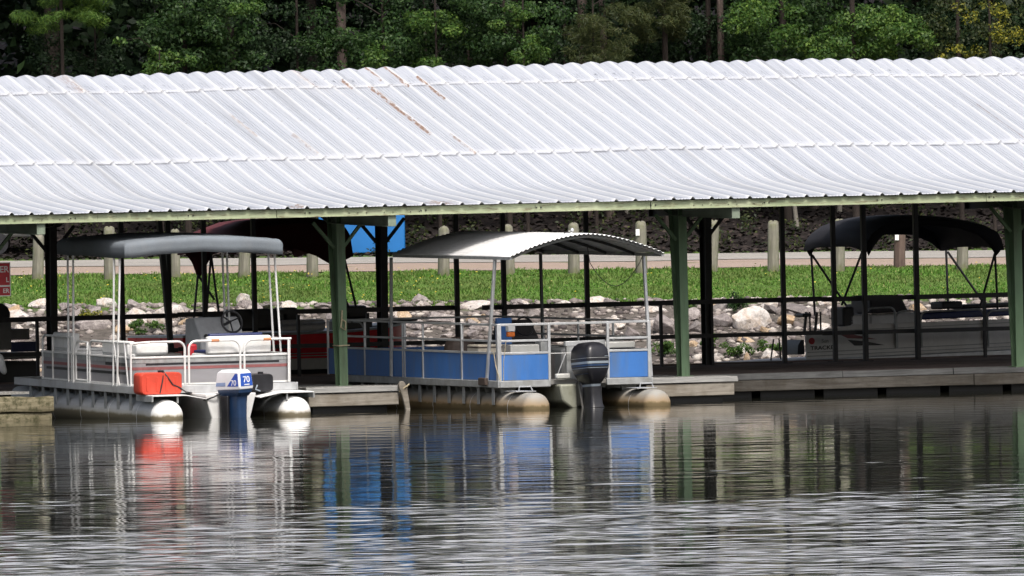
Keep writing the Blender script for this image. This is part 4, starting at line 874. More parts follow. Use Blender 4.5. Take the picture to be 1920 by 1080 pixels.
quad([lf(.03, .477), lf(.26, .477), lf(.24, .525), lf(.03, .53)], paint('pale_blue_decal', (.22, .30, .48), .4), 'decal', cw)
tilt = math.atan(.10)
flat_text('70', .125, M['cowl_white'], cw, 'lettering', (0, -.3175 + .10 * .105, .565), (pi / 2 - tilt, 0, 0), .0015, sx=1.25)
MB().box(-.06, .06, -.3165, -.3125, .487, .503).build('decal', M['cowl_white'], cw)
flat_text('70', .115, M['cowl_white'], cw, 'lettering', (-.1675 + .07 * .06, -.165, .52), (pi / 2, 0, -pi / 2), .0015, sx=1.15)
b = MB(); b.loft([ring_z(.33, .12, -.24, .24, .03), ring_z(.38, .15, -.29, .28, .03), ring_z(.423, .155, -.30, .29, .03)]); b.build('lower_cowl', M['navy'], om, smooth=30)
b = MB(); b.loft([[(x * k, y * k2 - .04, z) for x, y in rrect(-.10, .10, -.17, .15, .05, 4)] for z, k, k2 in ((.33, 1.15, 1.1), (.22, 1.05, 1.0), (.02, .95, .92), (-.35, .8, .85))]); b.build('midsection', M['navy'], om, smooth=40)
b = MB(); b.box(-.13, .13, .14, .24, .02, .33); b.build('transom_bracket', M['black'], om, bevel=.02)
b = MB(); b.prism([(-.02, .34), (.16, .34), (.16, -.1), (.06, -.14), (.0, .05)], .05, 'x', -.175); b.build('clamp_bracket', M['black'], om, bevel=.012)
b = MB(); b.box(-.16, .16, .10, .19, -.12, .10); b.build('tilt_tube', M['black'], om, bevel=.02)
MB().tube([(-.17, .12, .09), (-.15, .12, .09)], .025, 8).build('bolt', M['silver'], om)
MB().tube([(-.13, .2, .37), (-.22, .26, .33), (-.30, .34, .30), (-.26, .46, .29)], .012, 6).build('cable', M['black'], om, smooth=60)
# red fuel tank, black tank on the aft plates
x0, z0 = A.px(255, 738, -.22); x1, z1 = A.px(333, 697, -.22); w, h = x1 - x0, z1 - .364
o = thing('fuel_tank', 'red plastic fuel tank strapped on the stern plate of the white pontoon boat', 'fuel tank', A.P((x0 + x1) / 2, -.24, .364), (rad(1.65), 0, TH))
def tank_mb(w, d, h):
    b = MB(); P = rrect(-w / 2, w / 2, 0, h, .055, 5); b.loft([[(x * k, y, h / 2 + (z - h / 2) * k) for x, z in P] for y, k in ((-d / 2, .93), (-d / 2 + .02, .985), (-d / 2 + .05, 1), (d / 2 - .05, 1), (d / 2, .94))]); return b
tk = tank_mb(w, .30, h).build('shell', M['tank_red'], o, smooth=40)
for i in range(4): MB().box(-w / 2 + .09 + i * w / 4.4, -w / 2 + .13 + i * w / 4.4, -.157, -.149, .05, h - .06).build('rib', M['tank_red'], tk, bevel=.003)
MB().tube([(.03, -.05, h + .002), (.03, -.05, h + .03)], .045, 12).build('cap', M['black'], o)
MB().tube([(-.03, -.153, .02), (.01, -.155, h * .6), (.03, -.14, h - .01), (.03, 0, h + .01)], .010, 6).build('strap', M['black'], o)
MB().tube([(.05, -.10, h + .012), (.06, -.15, h - .02), (.17, -.158, h * .45), (.27, -.156, .10), (.37, -.16, .03), (.48, -.13, .012)], .011, 6).build('hose', M['black'], o, smooth=60)
x0, z0 = A.px(463, 733, -.18); x1, z1 = A.px(498, 700, -.18); w, h = x1 - x0, z1 - .364
o = thing('fuel_tank', 'black plastic tank on the stern plate right of the white outboard', 'fuel tank', A.P((x0 + x1) / 2 + .02, -.2, .364), (rad(1.65), 0, TH))
tank_mb(w + .04, .34, h).build('shell', M['black'], o, smooth=40); MB().tube([(0, -.08, h), (0, -.08, h + .03)], .04, 12).build('cap', M['black'], o)
MB().tube([(-.10, -.19, .10), (-.13, -.20, .04), (-.06, -.20, .012)], .012, 6).build('hose', M['silver'], o)

# ---- blue pontoon boat
B = Boat('pontoon_boat', 'blue sided pontoon boat with white arched metal canopy and black outboard', -3.74, -2.35, .8); R = B.root
for x in (-.97, .97): pontoon(R, x, -.86, 5.9, .035, .215, M['tube_b'], M['tube_b'], .2, .318, .13, 10)
MB().box(-1.21, 1.21, .02, 5.6, .345, .405).build('deck', M['hull_grey'], R)
b = MB()
for x in (-1, 1): b.box(min(x * 1.213, x * 1.245), max(x * 1.213, x * 1.245), -.05, 5.65, .315, .415)
b.box(-1.212, -.40, -.052, -.02, .315, .412); b.box(.50, 1.212, -.052, -.02, .315, .412); b.build('deck_trim', M['alu_grey'], R, bevel=.006)
for i, y in enumerate(lin(.2, 5.3, 10)): MB().box(-1.2, 1.2, y, y + .05, .30, .343).build('cross_member', M['alu_grey'], R)
for x in (-.97, .97):
    o = MB().box(x - .20, x + .12, -.50, -.12, .262, .272).build('lifting_plate', M['alu'], R)
    MB().tube([(x - .12, -.42, .272), (x - .10, -.40, .335), (x + .08, -.40, .335), (x + .10, -.42, .272)], .010, 6).build('cleat', M['alu'], o)
def framed(root, p0, p1, z0, z1, m, fr, th=.012):
    p0 = Vector(p0); p1 = Vector(p1); d = (p1 - p0).normalized(); n = Vector((-d.y, d.x, 0))
    q = lambda p, z, o: (p.x + n.x * o, p.y + n.y * o, z)
    b = MB(); b.add([q(p, z, o) for z in (z0, z1) for o in (-th / 2, th / 2) for p in (p0, p1)], [(0, 2, 3, 1), (4, 5, 7, 6), (0, 1, 5, 4), (2, 6, 7, 3), (0, 4, 6, 2), (1, 3, 7, 5)])
    return b.build('side_panel', m, root)
XL = -1.205
ysL = [B.py(x, 650, XL)[0] for x in (942, 866, 793, 759, 735, 684, 645, 615)]; ysL[0] = .0
for y0, y1 in zip(ysL, ysL[1:]): framed(R, (XL, y0 + .02, 0), (XL, y1 - .02, 0), .42, .80, M['panel_blue'], None)
framed(R, (-1.18, 0, 0), (-.42, 0, 0), .42, .79, M['panel_blue'], None); framed(R, (.56, 0, 0), (1.18, 0, 0), .42, .79, M['panel_blue'], None)
framed(R, (1.205, .02, 0), (1.205, 5.3, 0), .42, .80, M['panel_blue'], None); framed(R, (-1.18, 5.35, 0), (1.18, 5.35, 0), .42, .80, M['panel_blue'], None)
def sq(root, a, c, w=.034, m='alu'): return MB().bar(a, c, w).build('rail', M[m], root, bevel=.004)
for z, m in ((.815, 'alu'), (.99, 'alu'), (1.225, 'alu')):
    sq(R, (XL, .02, z), (XL, 5.36, z), .032, m); sq(R, (1.205, .02, z), (1.205, 5.36, z), .030, 'alu_grey')
for z in (1.225,): sq(R, (-1.22, 0, z), (1.22, 0, z), .034)
for z in (.81, .99):
    sq(R, (-1.19, 0, z), (-.40, 0, z), .032); sq(R, (.55, 0, z), (1.19, 0, z), .032)
for x, w in ((-1.205, .062), (-.40, .040), (.545, .038), (1.205, .05)): sq(R, (x, 0, .41), (x, 0, 1.235), w)
for y in ysL[1:]: sq(R, (XL - .003, y, .41), (XL - .003, y, 1.22), .036 if y < 2 else .03)
sq(R, (XL - .003, ysL[3] + .07, .41), (XL - .003, ysL[3] + .07, 1.22), .03)
for y in (1.2, 2.4, 3.6, 4.8): sq(R, (1.205, y, .41), (1.205, y, 1.22), .028, 'alu_grey')
for y0, y1 in ((ysL[5], ysL[5] + .42), (ysL[5] + .95, ysL[5] + .5)): rail(R, arc_rail((XL, y0, .82), (XL, y1, 0), 1.20, .22, 0), .013, 'alu_grey')
sq(R, (-1.2, 5.35, 1.225), (1.2, 5.35, 1.225), .03, 'alu_grey')
# furniture on the blue boat
xk, zk = B.px(862, 652, 2.2); o = MB(); o.loft([[(xk + .24 * k * cos(a), 2.2 + .2 * k * sin(a), z) for a in lin(0, 2 * pi * 15 / 16, 16)] for z, k in ((.41, .5), (.7, .55), (.72, 1.0), (.88, 1.0), (.97, .85), (1.01, .5))]); o.build('swivel_seat', M['brown'], R, smooth=50)
x0, z0 = B.px(891, 662, .9); x1, z1 = B.px(945, 645, .9); seat(R, x0, x1, .8, 1.2, .41, z1, M['cream'], name='cooler', r=.02); MB().box(x0 - .01, x1 + .01, .79, 1.21, z1 - .045, z1 - .03).build('cooler_trim', M['brown'], R)
x0, z0 = B.px(930, 640, 1.8); x1, z1 = B.px(946, 596, 1.8); seat(R, x0, x1 + .1, 1.78, 1.84, .41, z1, M['panel_blue'], name='console_panel', r=.01)
x0, z0 = B.px(950, 640, 2.0); x1, z1 = B.px(1006, 599, 2.0)
seat(R, x0, x1, 1.95, 2.6, .41, z1 - .22, M['dark_vinyl'], name='helm_seat'); o = MB().prism([(1.95, z1 - .25), (2.5, z1 - .25), (2.45, z1 - .02), (2.2, z1)], x1 - x0, 'x', x0).build('helm_seat', M['dark_vinyl'], R, bevel=.03)
xw, zw = B.px(983, 612, 1.85); MB().tube([(xw + .14 * cos(a), 1.86 + .04 * sin(a), zw + .13 * sin(a)) for a in lin(0, 2 * pi, 21)], .013, 6, False).build('steering_wheel', M['black'], R, smooth=60)
x0, z0 = B.px(951, 632, .5); x1, z1 = B.px(964, 622, .5); seat(R, x0, x1, .48, .56, z0, z1, M['orange'], name='float_cushion', r=.015); MB().box(x0, x1, .47, .57, z1 + .003, z1 + .10).build('float_cushion', M['white'], R, bevel=.01)
x0, z0 = B.px(952, 660, .6); x1, z1 = B.px(1006, 645, .6); seat(R, x0, x1, .5, .9, .41, z1, M['hull_cream'], name='bench', r=.02)
x0, z0 = B.px(1008, 662, .7); x1, z1 = B.px(1026, 640, .7); seat(R, x0, x1, .6, .8, .41, z1, M['alu_grey'], name='battery_box', r=.01)
x0, z0 = B.px(1062, 705, .12); x1, z1 = B.px(1081, 644, .12); seat(R, x0, x1, .10, .16, .41, z1, M['alu_grey'], name='motor_post', r=.006); sq(R, (x0 - .02, .13, z1 - .0), (.55, .13, z1 + .01), .07)
sq(R, (x0 - .17, .10, .44), (x0 - .02, .10, .78), .014); MB().box(-.40, .50, .02, .03, .79, .80).build('gate_bar', M['alu_white'], R); MB().box(-.39, x0 - .01, .5, .52, .41, .79).build('gap_shade', M['dark_vinyl'], R)  # dark sheet at the back paints the shaded gap beside the motor
for y in (1.6, 2.9): seat(R, .55, 1.15, y, y + .9, .41, .82, M['hull_cream'], name='bench', r=.03)
MB().box(.60, 1.16, .35, 1.2, .83, .93).build('bench', M['hull_cream'], R, bevel=.02)
xk, zk = B.py(908, 716, XL - .05); MB().box(XL - .10, XL - .045, xk - .12, xk + .12, zk - .05, zk + .06).build('bumper_block', M['brown'], R, bevel=.01)
for px0, py0, px1, py1 in ((925, 660, 938, 715), (948, 640, 944, 715)):
    y0, z0 = B.py(px0, py0, XL - .03); y1, z1 = B.py(px1, py1, XL - .03); MB().tube([(XL - .03, y0, z0), (XL - .035, y0 * .5 + y1 * .5 + .03, z0 * .5 + z1 * .5), (XL - .03, y1, z1)], .006, 5).build('rope', M['rope'], R, smooth=60)
# arched corrugated canopy
ya, yb = B.py(957, 482, -1.22)[0], B.py(735, 470, -1.22)[0]
def can_z(x): k = abs(x) / 1.23; return 2.525 - .30 * k ** 1.7
G = []; nX = 200
for y in lin(ya, yb, 8): G.append([(x, y, can_z(x) + .010 * sin(2 * pi * x / .072)) for x in lin(-1.235, 1.235, nX)])
M['corr'] = paint('white_corrugated_sheet', (.78, .78, .78), .4, .0, .07, 3, (.4, .38, .34), .3)
cn = MB().grid(G).build('canopy', M['corr'], R, smooth=60, solid=.003, fixn=False)
for y in (ya + .04, ya + .95, ya + 1.9, ya + 2.85, yb - .04):
    b = MB(); b.loft([[(x, y - .02, can_z(x) - .016), (x, y + .02, can_z(x) - .016), (x, y + .02, can_z(x) - .055), (x, y - .02, can_z(x) - .055)] for x in lin(-1.22, 1.22, 15)]); b.build('canopy_bow', M['dark_steel'], cn)
for x in (-1.215, 1.215): MB().box(x - .02, x + .02, ya + .02, yb - .02, can_z(x) - .058, can_z(x) - .014).build('canopy_side_rail', M['alu_grey'], cn)
yt = B.py(927, 486, XL)[0]; yk = B.py(917, 722, XL)[0]; yl = B.py(735, 600, XL)[0]
for a, c, m in (((XL - .005, yt, 2.17), (XL - .035, yk, .42), 'alu'), ((XL - .005, yl, 2.17), (XL - .035, yl, .42), 'alu_grey'), ((1.215, .15, 2.17), (1.235, .0, .42), 'alu'), ((1.215, yl, 2.17), (1.235, yl, .42), 'dark_steel')):
    MB().bar(a, c, .042).build('canopy_pole', M[m], cn, bevel=.006)
MB().tube([(1.20, .15, 2.18)] + [(1.20 - .75 * t, .15 + .3 * t, 2.16 - .42 * sin(pi * t) ** .9) for t in lin(.05, .95, 12)] + [(.45, .45, 2.34)], .006, 5).build('wire', M['black'], cn, smooth=60)
b = MB(); b.tube([(-.08, .1, can_z(0) + .005), (.05, .1, can_z(0) + .03)], .010, 6); b.build('lamp_stem', M['black'], cn); 
b = MB(); b.loft([[(.05 + .028 * cos(q) * cos(a), .1 + .028 * cos(q) * sin(a), can_z(0) + .052 + .028 * sin(q)) for a in lin(0, 2 * pi * 9 / 10, 10)] for q in lin(-1.4, 1.4, 7)]); b.build('lamp', M['alu'], cn, smooth=60)
# black outboard
xm, zm = B.px(1110, 700, -.45)
om = bpy.data.objects.new('outboard_motor', None); col.objects.link(om); om.parent = R; om.location = (xm - .02, -.42, 0); om.rotation_euler = (rad(-4), 0, rad(6)); om.scale = (.86, .88, 1.02); om.location.x += .03
def cr(z, w, y0, y1, c): return [(x, y, z) for x, y in rrect(-w, w, y0, y1, c, 4)]
b = MB(); b.loft([cr(.335, .10, -.17, .17, .05), cr(.38, .135, -.215, .22, .06), cr(.47, .185, -.265, .27, .07), cr(.56, .212, -.29, .30, .07), cr(.70, .222, -.30, .31, .075), cr(.82, .215, -.29, .30, .085), cr(.885, .185, -.25, .26, .09), cr(.925, .125, -.18, .20, .07), cr(.935, .06, -.1, .12, .04)])
cw = b.build('cowling', M['black_gloss'], om, smooth=32)
def wid(z): return float(np.interp(z, [.47, .56, .70, .82], [.185, .212, .222, .215]))
def band(z0, z1, m, nm='stripe'):
    R_ = []
    for z in (z0, z1):
        w = wid(z) + .0035; R_.append(cr(z, w, -w * 1.355, w * 1.40, .07))
    b = MB(); b.loft(R_, cap=False); b.build(nm, m, cw, smooth=40)
band(.622, .655, M['silver']); band(.588, .612, M['navy']); band(.560, .566, M['silver']); band(.70, .706, M['alu_grey']); band(.41 + .07, .485, M['navy'])
MB().box(.10, .216, -.309, -.303, .72, .726).build('stripe', M['silver'], cw)
b = MB(); b.loft([cr(.30, .098, -.165, .16, .05), cr(.333, .105, -.18, .17, .05)]); b.build('collar', M['silver'], om, smooth=40)
b = MB(); b.loft([[(x * k, y * k - .02, z) for x, y in rrect(-.135, .135, -.19, .17, .06, 4)] for z, k in ((.30, .86), (.2, .82), (.06, .86), (.0, 1.0), (-.02, .9), (-.35, .75))]); b.build('midsection', M['black'], om, smooth=40)
b = MB(); b.box(-.13, .13, .12, .30, .02, .40); b.build('transom_bracket', M['black'], om, bevel=.03)
for x in (-.16, .13): MB().bar((x, .05, -.03), (x + .02, .18, .36), .03).build('trim_ram', M['hull_grey'] if x > 0 else M['dark_steel'], om)
MB().tube([(.18, .2, .48), (.26, .22, .40), (.33, .30, .36)], .012, 6).build('cable', M['black'], om, smooth=60)
x0, z0 = B.px(1046, 720, -.10); 
b = MB(); b.loft([[(x, y, z) for x, z in [(-.30, .345), (.22, .345), (.20, .08), (.10, -.02), (-.10, -.02), (-.26, .10)]] for y in (-.14, .5, 2.2)]); b.build('motor_pod', paint('algae_aluminium', (.27, .275, .22), .6, .1, .2, 5, (.16, .15, .08), .5), R, bevel=.03)
MB().box(-.33, -.10, -.10, -.02, .42, .50).build('fuel_filter', M['hull_cream'], R, bevel=.02)

# ---- boats lying behind the boardwalk
def bimini(root, top, bot, far, y0, y1, m, legs, crown=.10):
    """top: list of (x, z), bot: list of (x, z) skirt edge on both sides"""
    tx = [p[0] for p in top]; tz = [p[1] for p in top]; bx_ = [p[0] for p in bot]; bz = [p[1] for p in bot]
    xs = lin(max(tx[0], bx_[0]), min(tx[-1], bx_[-1]), 70); G = []
    for x in xs:
        zt = float(np.interp(x, tx, tz)); zb = min(float(np.interp(x, bx_, bz)), zt - .05); zf = min(float(np.interp(x, [p[0] for p in far], [p[1] for p in far])), zt - .05); row = []
        for y, k, in [(y0, 0), (y0, .35), (y0, .7), (y0 + .015, .93)]: row.append((x, y, zb + (zt - crown * .6 - zb) * k))
        for t in lin(.06, .94, 9): row.append((x, y0 + (y1 - y0) * t, zt - crown * (2 * t - 1) ** 4))
        for y, k, in [(y1 - .015, .93), (y1, .7), (y1, .35), (y1, 0)]: row.append((x, y, zf + (zt - crown * .6 - zf) * k))
        G.append(row)
    c = MB().grid(G).build('canopy', m, root, smooth=50, solid=.006, fixn=False)
    for y, a, e in legs: MB().tube([(a[0], y, a[1]), (e[0], y, e[1])], .019, 7).build('canopy_pole', M['pole_steel'], c, smooth=60)
    return c
class Side(Boat):                      # boat lying along the boardwalk, built in the dock's u, v, z about (u, v)
    def __init__(s, label, u, v, tilt=0, cat='pontoon boat', name='pontoon_boat'):
        s.u, s.v, s.k = u, v, math.tan(rad(tilt)); s.root = thing(name, label, cat, W(u, v, 0), (0, -rad(tilt), TH), 'moored boats')
    def q(s, x, y, dv=0): p = pv(x, y, s.v + dv); return p.x - s.u, p.z - (p.x - s.u) * s.k
VB = 12.35
pc = pv(1450, 690, VB)
M['fence_c'] = paint('pale_grey_fence', (.70, .685, .67), .5, 0, .1, 3, (.45, .42, .38), .35); M['bow_c'] = paint('sunlit_bow_panel', (.70, .70, .69), .5, 0, .08, 3)  # bow panel lighter than the fence, sunlight on the bow put into its colour
C = Side('grey pontoon boat with black canopy behind the right boardwalk railing', pc.x, VB, 1.1); R = C.root; q = C.q
LN = 5.9
for y in (.35, 1.95):
    b = MB(); n = 20; b.loft([[(x, y + .28 * k * cos(a), .10 + u_ + .28 * k * sin(a)) for a in (2 * pi * i / n for i in range(n))] for x, k, u_ in ((-.02, .15, .12), (.08, .5, .08), (.3, .85, .03), (.7, 1, 0), (LN - .3, 1, 0), (LN, .9, 0))]); b.build('pontoon', M['tube_a'], R, smooth=45)
zd = q(1600, 672)[1]; zd0 = zd
MB().box(.02, LN, .02, 2.3, zd - .10, zd).build('deck', M['hull_grey'], R)
MB().box(-.02, LN, -.015, .015, zd - .105, zd + .012).build('deck_trim', M['alu'], R, bevel=.01)
for i in range(7): MB().box(.75 + i * .75, 1.15 + i * .75, .03, .10, zd - .22, zd - .108).build('bracket', M['alu_grey'], R)
xa = q(1512, 640)[0]; zt = q(1560, 618)[1]
b = MB(); b.prism([(xa, zd + .02), (LN - .2, zd + .02), (LN - .2, zt + .02), (xa + .9, zt + .06), (xa + .06, zt - .02), (xa, zt - .08)], .03, 'y', .0); fp = b.build('fence_panel', M['fence_c'], R, bevel=.008)
b = MB(); b.prism([(xa, zd + .02), (xa + 1.05, zd + .02), (xa + 1.05, zt + .0), (xa + .06, zt - .1), (xa, zt - .16)], .004, 'y', -.006); b.build('bow_panel', M['bow_c'], R)
for z in (zd + .06, zd + .12, zt - .03): MB().box(xa + .02, LN - .2, -.012, -.007, z, z + .014).build('trim_strip', M['alu_grey'], R)
def dec(pts, m): return MB().prism([q(x, y) for x, y in pts], .004, 'y', -.0125).build('decal', m, R)
dec([(1572, 625), (1600, 627), (1645, 636), (1590, 634)], M['maroon']); dec([(1590, 637), (1625, 640), (1660, 647), (1603, 648)], M['black'])
cx, cz = q(1523, 639.5); MB().tube([(cx, -.013, cz), (cx, -.0065, cz)], .052, 20).build('emblem', M['red_paint'], R)
xt, zt_ = q(1537, 652.5); flat_text('TRACKER', .085, M['black'], R, 'lettering', (xt - .155, -.0095, zt_), (pi / 2, 0, 0), .0015, ax='LEFT', sx=1.28)
xt, zt_ = q(1548, 639.5); flat_text('Sun', .085, M['alu_grey'], R, 'lettering', (xt, -.0095, zt_), (pi / 2, rad(0), 0), .0012)
def hoop(x0, x1, yt, yb, r=.017, m='alu_grey'):
    a = q(x0, yb); c = q(x1, yb); t = q((x0 + x1) / 2, yt)[1]; k = .10
    pts = [(a[0], -.03, a[1]), (a[0], -.03, t - k)] + [(a[0] + k - k * cos(s_), -.03, t - k + k * sin(s_)) for s_ in lin(.3, pi / 2, 4)] + [(c[0] - k + k * sin(s_), -.03, t - k + k * cos(s_)) for s_ in lin(0, pi / 2 - .3, 4)] + [(c[0], -.03, t - k), (c[0], -.03, c[1])]
    MB().tube(pts, r, 7).build('rail', M[m], R, smooth=60)
hoop(1626, 1680, 577, 652); hoop(1682, 1722, 583, 652); hoop(1728, 1846, 582, 652); hoop(1853, 1935, 581, 650)
for x0, x1, y0, y1, dy, m, nm in ((1636, 1700, 552, 588, .35, 'dark_vinyl', 'seat_cover'), (1630, 1720, 585, 640, .5, 'fence_c', 'seat'), (1770, 1808, 564, 580, .5, 'dark_vinyl', 'seat_back'), (1725, 1905, 578, 600, .6, 'navy_vinyl', 'seat_back'), (1725, 1905, 600, 640, .55, 'fence_c', 'seat'), (1808, 1920, 566, 580, .9, 'dark_vinyl', 'seat_back'), (1583, 1604, 575, 612, .5, 'dark_vinyl', 'seat_back'), (1596, 1640, 588, 616, .5, 'fence_c', 'seat'), (1612, 1622, 570, 600, .8, 'dark_vinyl', 'seat_back')):
    a = q(x0, y1, dy); c = q(x1, y0, dy)
    if nm == 'seat_cover': b = MB().prism([(a[0], a[1]), (c[0] + .06, a[1]), (c[0] - .08, c[1]), (a[0] + .0, c[1] + .01), (a[0] - .02, c[1] - .03)], .7, 'y', dy)
    else: b = MB().box(a[0], c[0], dy, dy + .45, a[1], c[1])
    b.build(nm, M[m], R, bevel=.03)
for x0, x1 in ((1510, 1516), (1530, 1540)):
    a = q(x0, 622, .5); c = q(x0 + 4, 585, .5); MB().tube([(a[0], .5, a[1]), (c[0], .5, c[1])], .025, 8).build('pedestal', M['black'], R); MB().tube([(a[0] + .10, .5, a[1]), (c[0] + .06, .5, c[1])], .015, 8).build('pedestal', M['black'], R)
a = q(1505, 588, .45); c = q(1522, 594, .45); MB().box(a[0], c[0], .4, .7, c[1], a[1]).build('bow_seat', M['black'], R, bevel=.02)
for x0, y0, x1, y1 in ((1446, 676, 1452, 636), (1465, 674, 1462, 634)):
    a = q(x0, y0, .6); c = q(x1, y1, .6); MB().tube([(a[0], .6, a[1]), (c[0], .6, c[1])], .013, 6).build('boarding_rail', M['black'], R)
a = q(1496, 665, .3); c = q(1509, 637, .3); MB().prism([(a[0], a[1]), (c[0], a[1]), (c[0], c[1]), (c[0] - .05, c[1]), (a[0] + .02, a[1] + .15)], .5, 'y', .3).build('step', M['black'], R)
near = lambda L: [q(*p) for p in L]
farq = lambda L: [q(*p, 2.2) for p in L]
tp = near(((1626, 462), (1629, 444), (1638, 429), (1660, 413), (1694, 405), (1740, 402), (1800, 405), (1850, 414), (1872, 424), (1880, 440), (1884, 462)))
bt = near(((1626, 470), (1629, 482), (1640, 462), (1656, 442), (1691, 428), (1740, 422), (1800, 428), (1835, 440), (1856, 458), (1869, 480), (1884, 462)))
fr_ = farq(((1510, 458), (1523, 482), (1533, 463), (1552, 450), (1600, 444), (1660, 440), (1715, 440), (1750, 455), (1778, 478), (1788, 462)))
def leg(x0, y0, x1, y1, far): d = 2.17 if far else 0; return (2.17 if far else -.03, q(x0, y0, d), q(x1, y1, d))
bimini(R, tp, bt, fr_, -.05, 2.2, M['canvas_black'], [leg(1525, 474, 1530, 592, 1), leg(1527, 478, 1590, 574, 1), leg(1620, 470, 1579, 572, 0), leg(1778, 468, 1780, 582, 1), leg(1781, 472, 1852, 576, 1), leg(1868, 474, 1838, 576, 0), leg(1868, 474, 1871, 580, 0), leg(1622, 470, 1624, 602, 0)])

pd = pv(345, 690, VB)
D = Side('red and white boat with maroon canopy behind the boardwalk railing', pd.x, VB, 0, 'motor boat', 'motor_boat'); R = D.root; q = D.q
x0 = q(345, 650)[0]; x1 = q(800, 640)[0]; zg_ = q(570, 628)[1]; zw_ = q(570, 672)[1]; zb_ = q(570, 693)[1]
def hull_ring(x, z0, z1, w, fl): return [(x, 1.1 - w - fl, z1), (x, 1.1 - w, z0), (x, 1.1 + w, z0), (x, 1.1 + w + fl, z1)]
sec = [(x0, 1.0, 0), (x0 + 1.5, 1.02, 0), (x1 - 1.2, .98, .02), (x1 - .6, .80, .06), (x1 - .2, .5, .1), (x1, .2, .14)]
b = MB(); b.loft([hull_ring(x, zw_, zg_ + dz, w, .06) for x, w, dz in sec]); b.build('hull_side', M['red_hull'], R, smooth=30)
b = MB(); b.loft([hull_ring(x, zb_, zw_ - .003, w - .06, .06) for x, w, dz in sec]); b.build('hull_bottom', M['hull_cream'], R, smooth=30)
b = MB(); b.loft([hull_ring(x, -.2, zb_ - .003, w - .3, .2) for x, w, dz in sec]); b.build('keel', M['black'], R, smooth=30)
b = MB(); b.loft([hull_ring(x, zg_ + dz + .003, zg_ + dz + .035, w + .065, .01) for x, w, dz in sec]); b.build('gunwale', M['alu'], R)
b = MB()
for k, z in ((0, zw_ + .03), (1, zw_ + .07)): b.loft([[(x, 1.1 - w - .004 - .06 * (z - zw_) / (zg_ - zw_), z), (x, 1.1 - w - .009 - .06 * (z - zw_) / (zg_ - zw_), z), (x, 1.1 - w - .009 - .06 * (z - zw_) / (zg_ - zw_), z + .014), (x, 1.1 - w - .004 - .06 * (z - zw_) / (zg_ - zw_), z + .014)] for x, w, dz in sec[:4]])
b.build('stripe', M['hull_cream'], R)
for xa_, xb_, ya_, yb_, dy, m, nm in ((530, 612, 598, 622, .3, 'fence_c', 'windscreen_base'), (440, 530, 578, 622, .4, 'black', 'seat_back'), (535, 560, 576, 610, .5, 'black', 'seat_back'), (650, 690, 572, 600, .6, 'black', 'console'), (640, 700, 596, 625, .5, 'black', 'seat_back'), (700, 785, 595, 604, .5, 'black', 'windscreen_base'), (395, 440, 590, 640, .7, 'dark_vinyl', 'seat_back')):
    a = q(xa_, yb_, dy); c = q(xb_, ya_, dy); MB().box(a[0], c[0], dy, dy + .5, a[1], c[1]).build(nm, M[m], R, bevel=.05)
a = q(530, 610); c = q(612, 605); MB().tube([(a[0], .05, a[1]), (c[0], .05, c[1])], .02, 8).build('rail', M['alu'], R)
tp = near(((440, 470), (445, 448), (462, 428), (500, 414), (550, 408), (610, 408), (645, 414), (655, 432), (660, 475)))
bt = near(((440, 470), (500, 464), (550, 466), (590, 480), (614, 494), (636, 492), (660, 480)))
fr_ = farq(((346, 474), (360, 492), (372, 526), (388, 496), (398, 478), (430, 466), (480, 462), (520, 466), (550, 472)))
bimini(R, tp, bt, fr_, -.05, 2.2, M['canvas_maroon'], [leg(371, 515, 363, 602, 1), leg(373, 518, 402, 562, 1), leg(396, 480, 412, 600, 1), leg(640, 466, 668, 584, 0), leg(615, 488, 655, 582, 0), leg(396, 474, 386, 602, 1)])

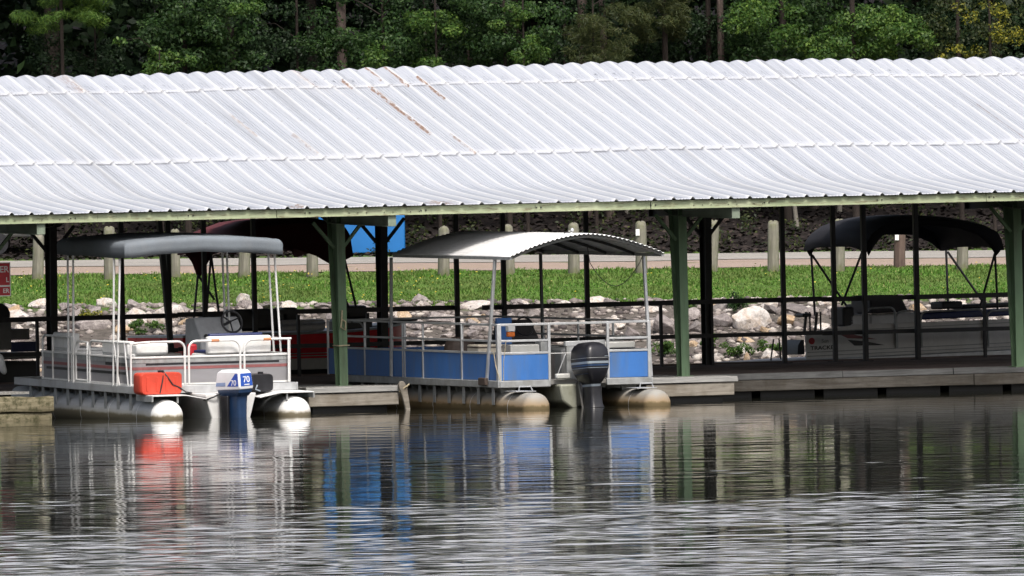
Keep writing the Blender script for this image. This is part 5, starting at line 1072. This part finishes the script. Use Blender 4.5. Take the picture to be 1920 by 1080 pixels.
pe = pv(-60, 690, VB)
E_ = Side('dim grey boat with navy seat at the far left behind the railing', pe.x, VB, 0, 'pontoon boat'); R = E_.root; q = E_.q
for xa_, xb_, ya_, yb_, y0, y1, m, nm in ((-60, 76, 660, 676, 0, 2.1, 'hull_grey', 'deck'), (-60, 22, 604, 658, .02, .05, 'hull_grey', 'fence_panel'), (22, 74, 640, 660, .02, .05, 'navy_vinyl', 'fence_panel'), (20, 70, 616, 638, .3, .8, 'hull_grey', 'seat'), (24, 68, 603, 612, 1.2, 1.7, 'cream', 'seat_back')):
    a = q(xa_, yb_); c = q(xb_, ya_); MB().box(a[0], c[0], y0, y1, a[1], c[1]).build(nm, M[m], R, bevel=.01)
a = q(-60, 690); c = q(76, 676); MB().box(a[0], c[0], .1, 2., -.2, c[1] - .004).build('hull', M['black'], R)
a = q(-14, 604, .6); c = q(20, 568, .6); b = MB(); b.loft([[(x, y, z) for x, z in ((a[0], a[1]), (c[0], a[1]), (c[0], a[1] + (c[1] - a[1]) * .5), (c[0] - .05, a[1] + (c[1] - a[1]) * .82), (c[0] - .14, c[1]), (a[0] + .05, c[1]), (a[0], c[1] - .05))] for y in (.6, 1.0)]); b.build('seat_back', M['dark_vinyl'], R, bevel=.03)
p = pv(7, 702, 3.55)
o = thing('boat_fender', 'white cylindrical fender hanging from the boardwalk edge at the far left', 'fender', W(p.x, 3.53, p.z))
b = MB(); b.loft([[(.055 * k * cos(a) - z * .25, .055 * k * sin(a), z) for a in lin(0, 2 * pi * 13 / 14, 14)] for z, k in ((0, .3), (.03, .8), (.07, 1), (.25, 1), (.29, .7), (.31, .3))]); b.build('body', M['white'], o, smooth=60)
MB().tube([(-.075, 0, .30), (-.09, .03, ZD - p.z + .02)], .008, 5).build('rope', M['rope'], o)

# dark trailer standing beyond the road at the far left
a = pY(-60, 470, 54.5); c = pY(96, 468, 54.5); zg = float(gz(0., 54.5)) + .08
o = thing('utility_trailer', 'dark railed flat trailer standing beyond the road at the far left', 'trailer', ((a.x + c.x) / 2, 54.5, zg), (0, 0, 0)); w = (c.x - a.x) / 2
MB().box(-w, w, -.5, .5, .28, .34).build('bed', M['dark_steel'], o, bevel=.01)
for z in (.50, .66):
    for y in (-.48, .48): MB().box(-w, w, y - .015, y + .015, z, z + .03).build('side_rail', M['dark_steel'], o)
for x in lin(-w + .05, w - .05, 4):
    for y in (-.48, .48): MB().box(x - .015, x + .015, y - .013, y + .013, .34, .66).build('stake', M['dark_steel'], o)
for y in (-.58, .58): MB().tube([(-.2, y - .06, .17), (-.2, y + .06, .17)], .2, 18).build('wheel', M['black'], o)
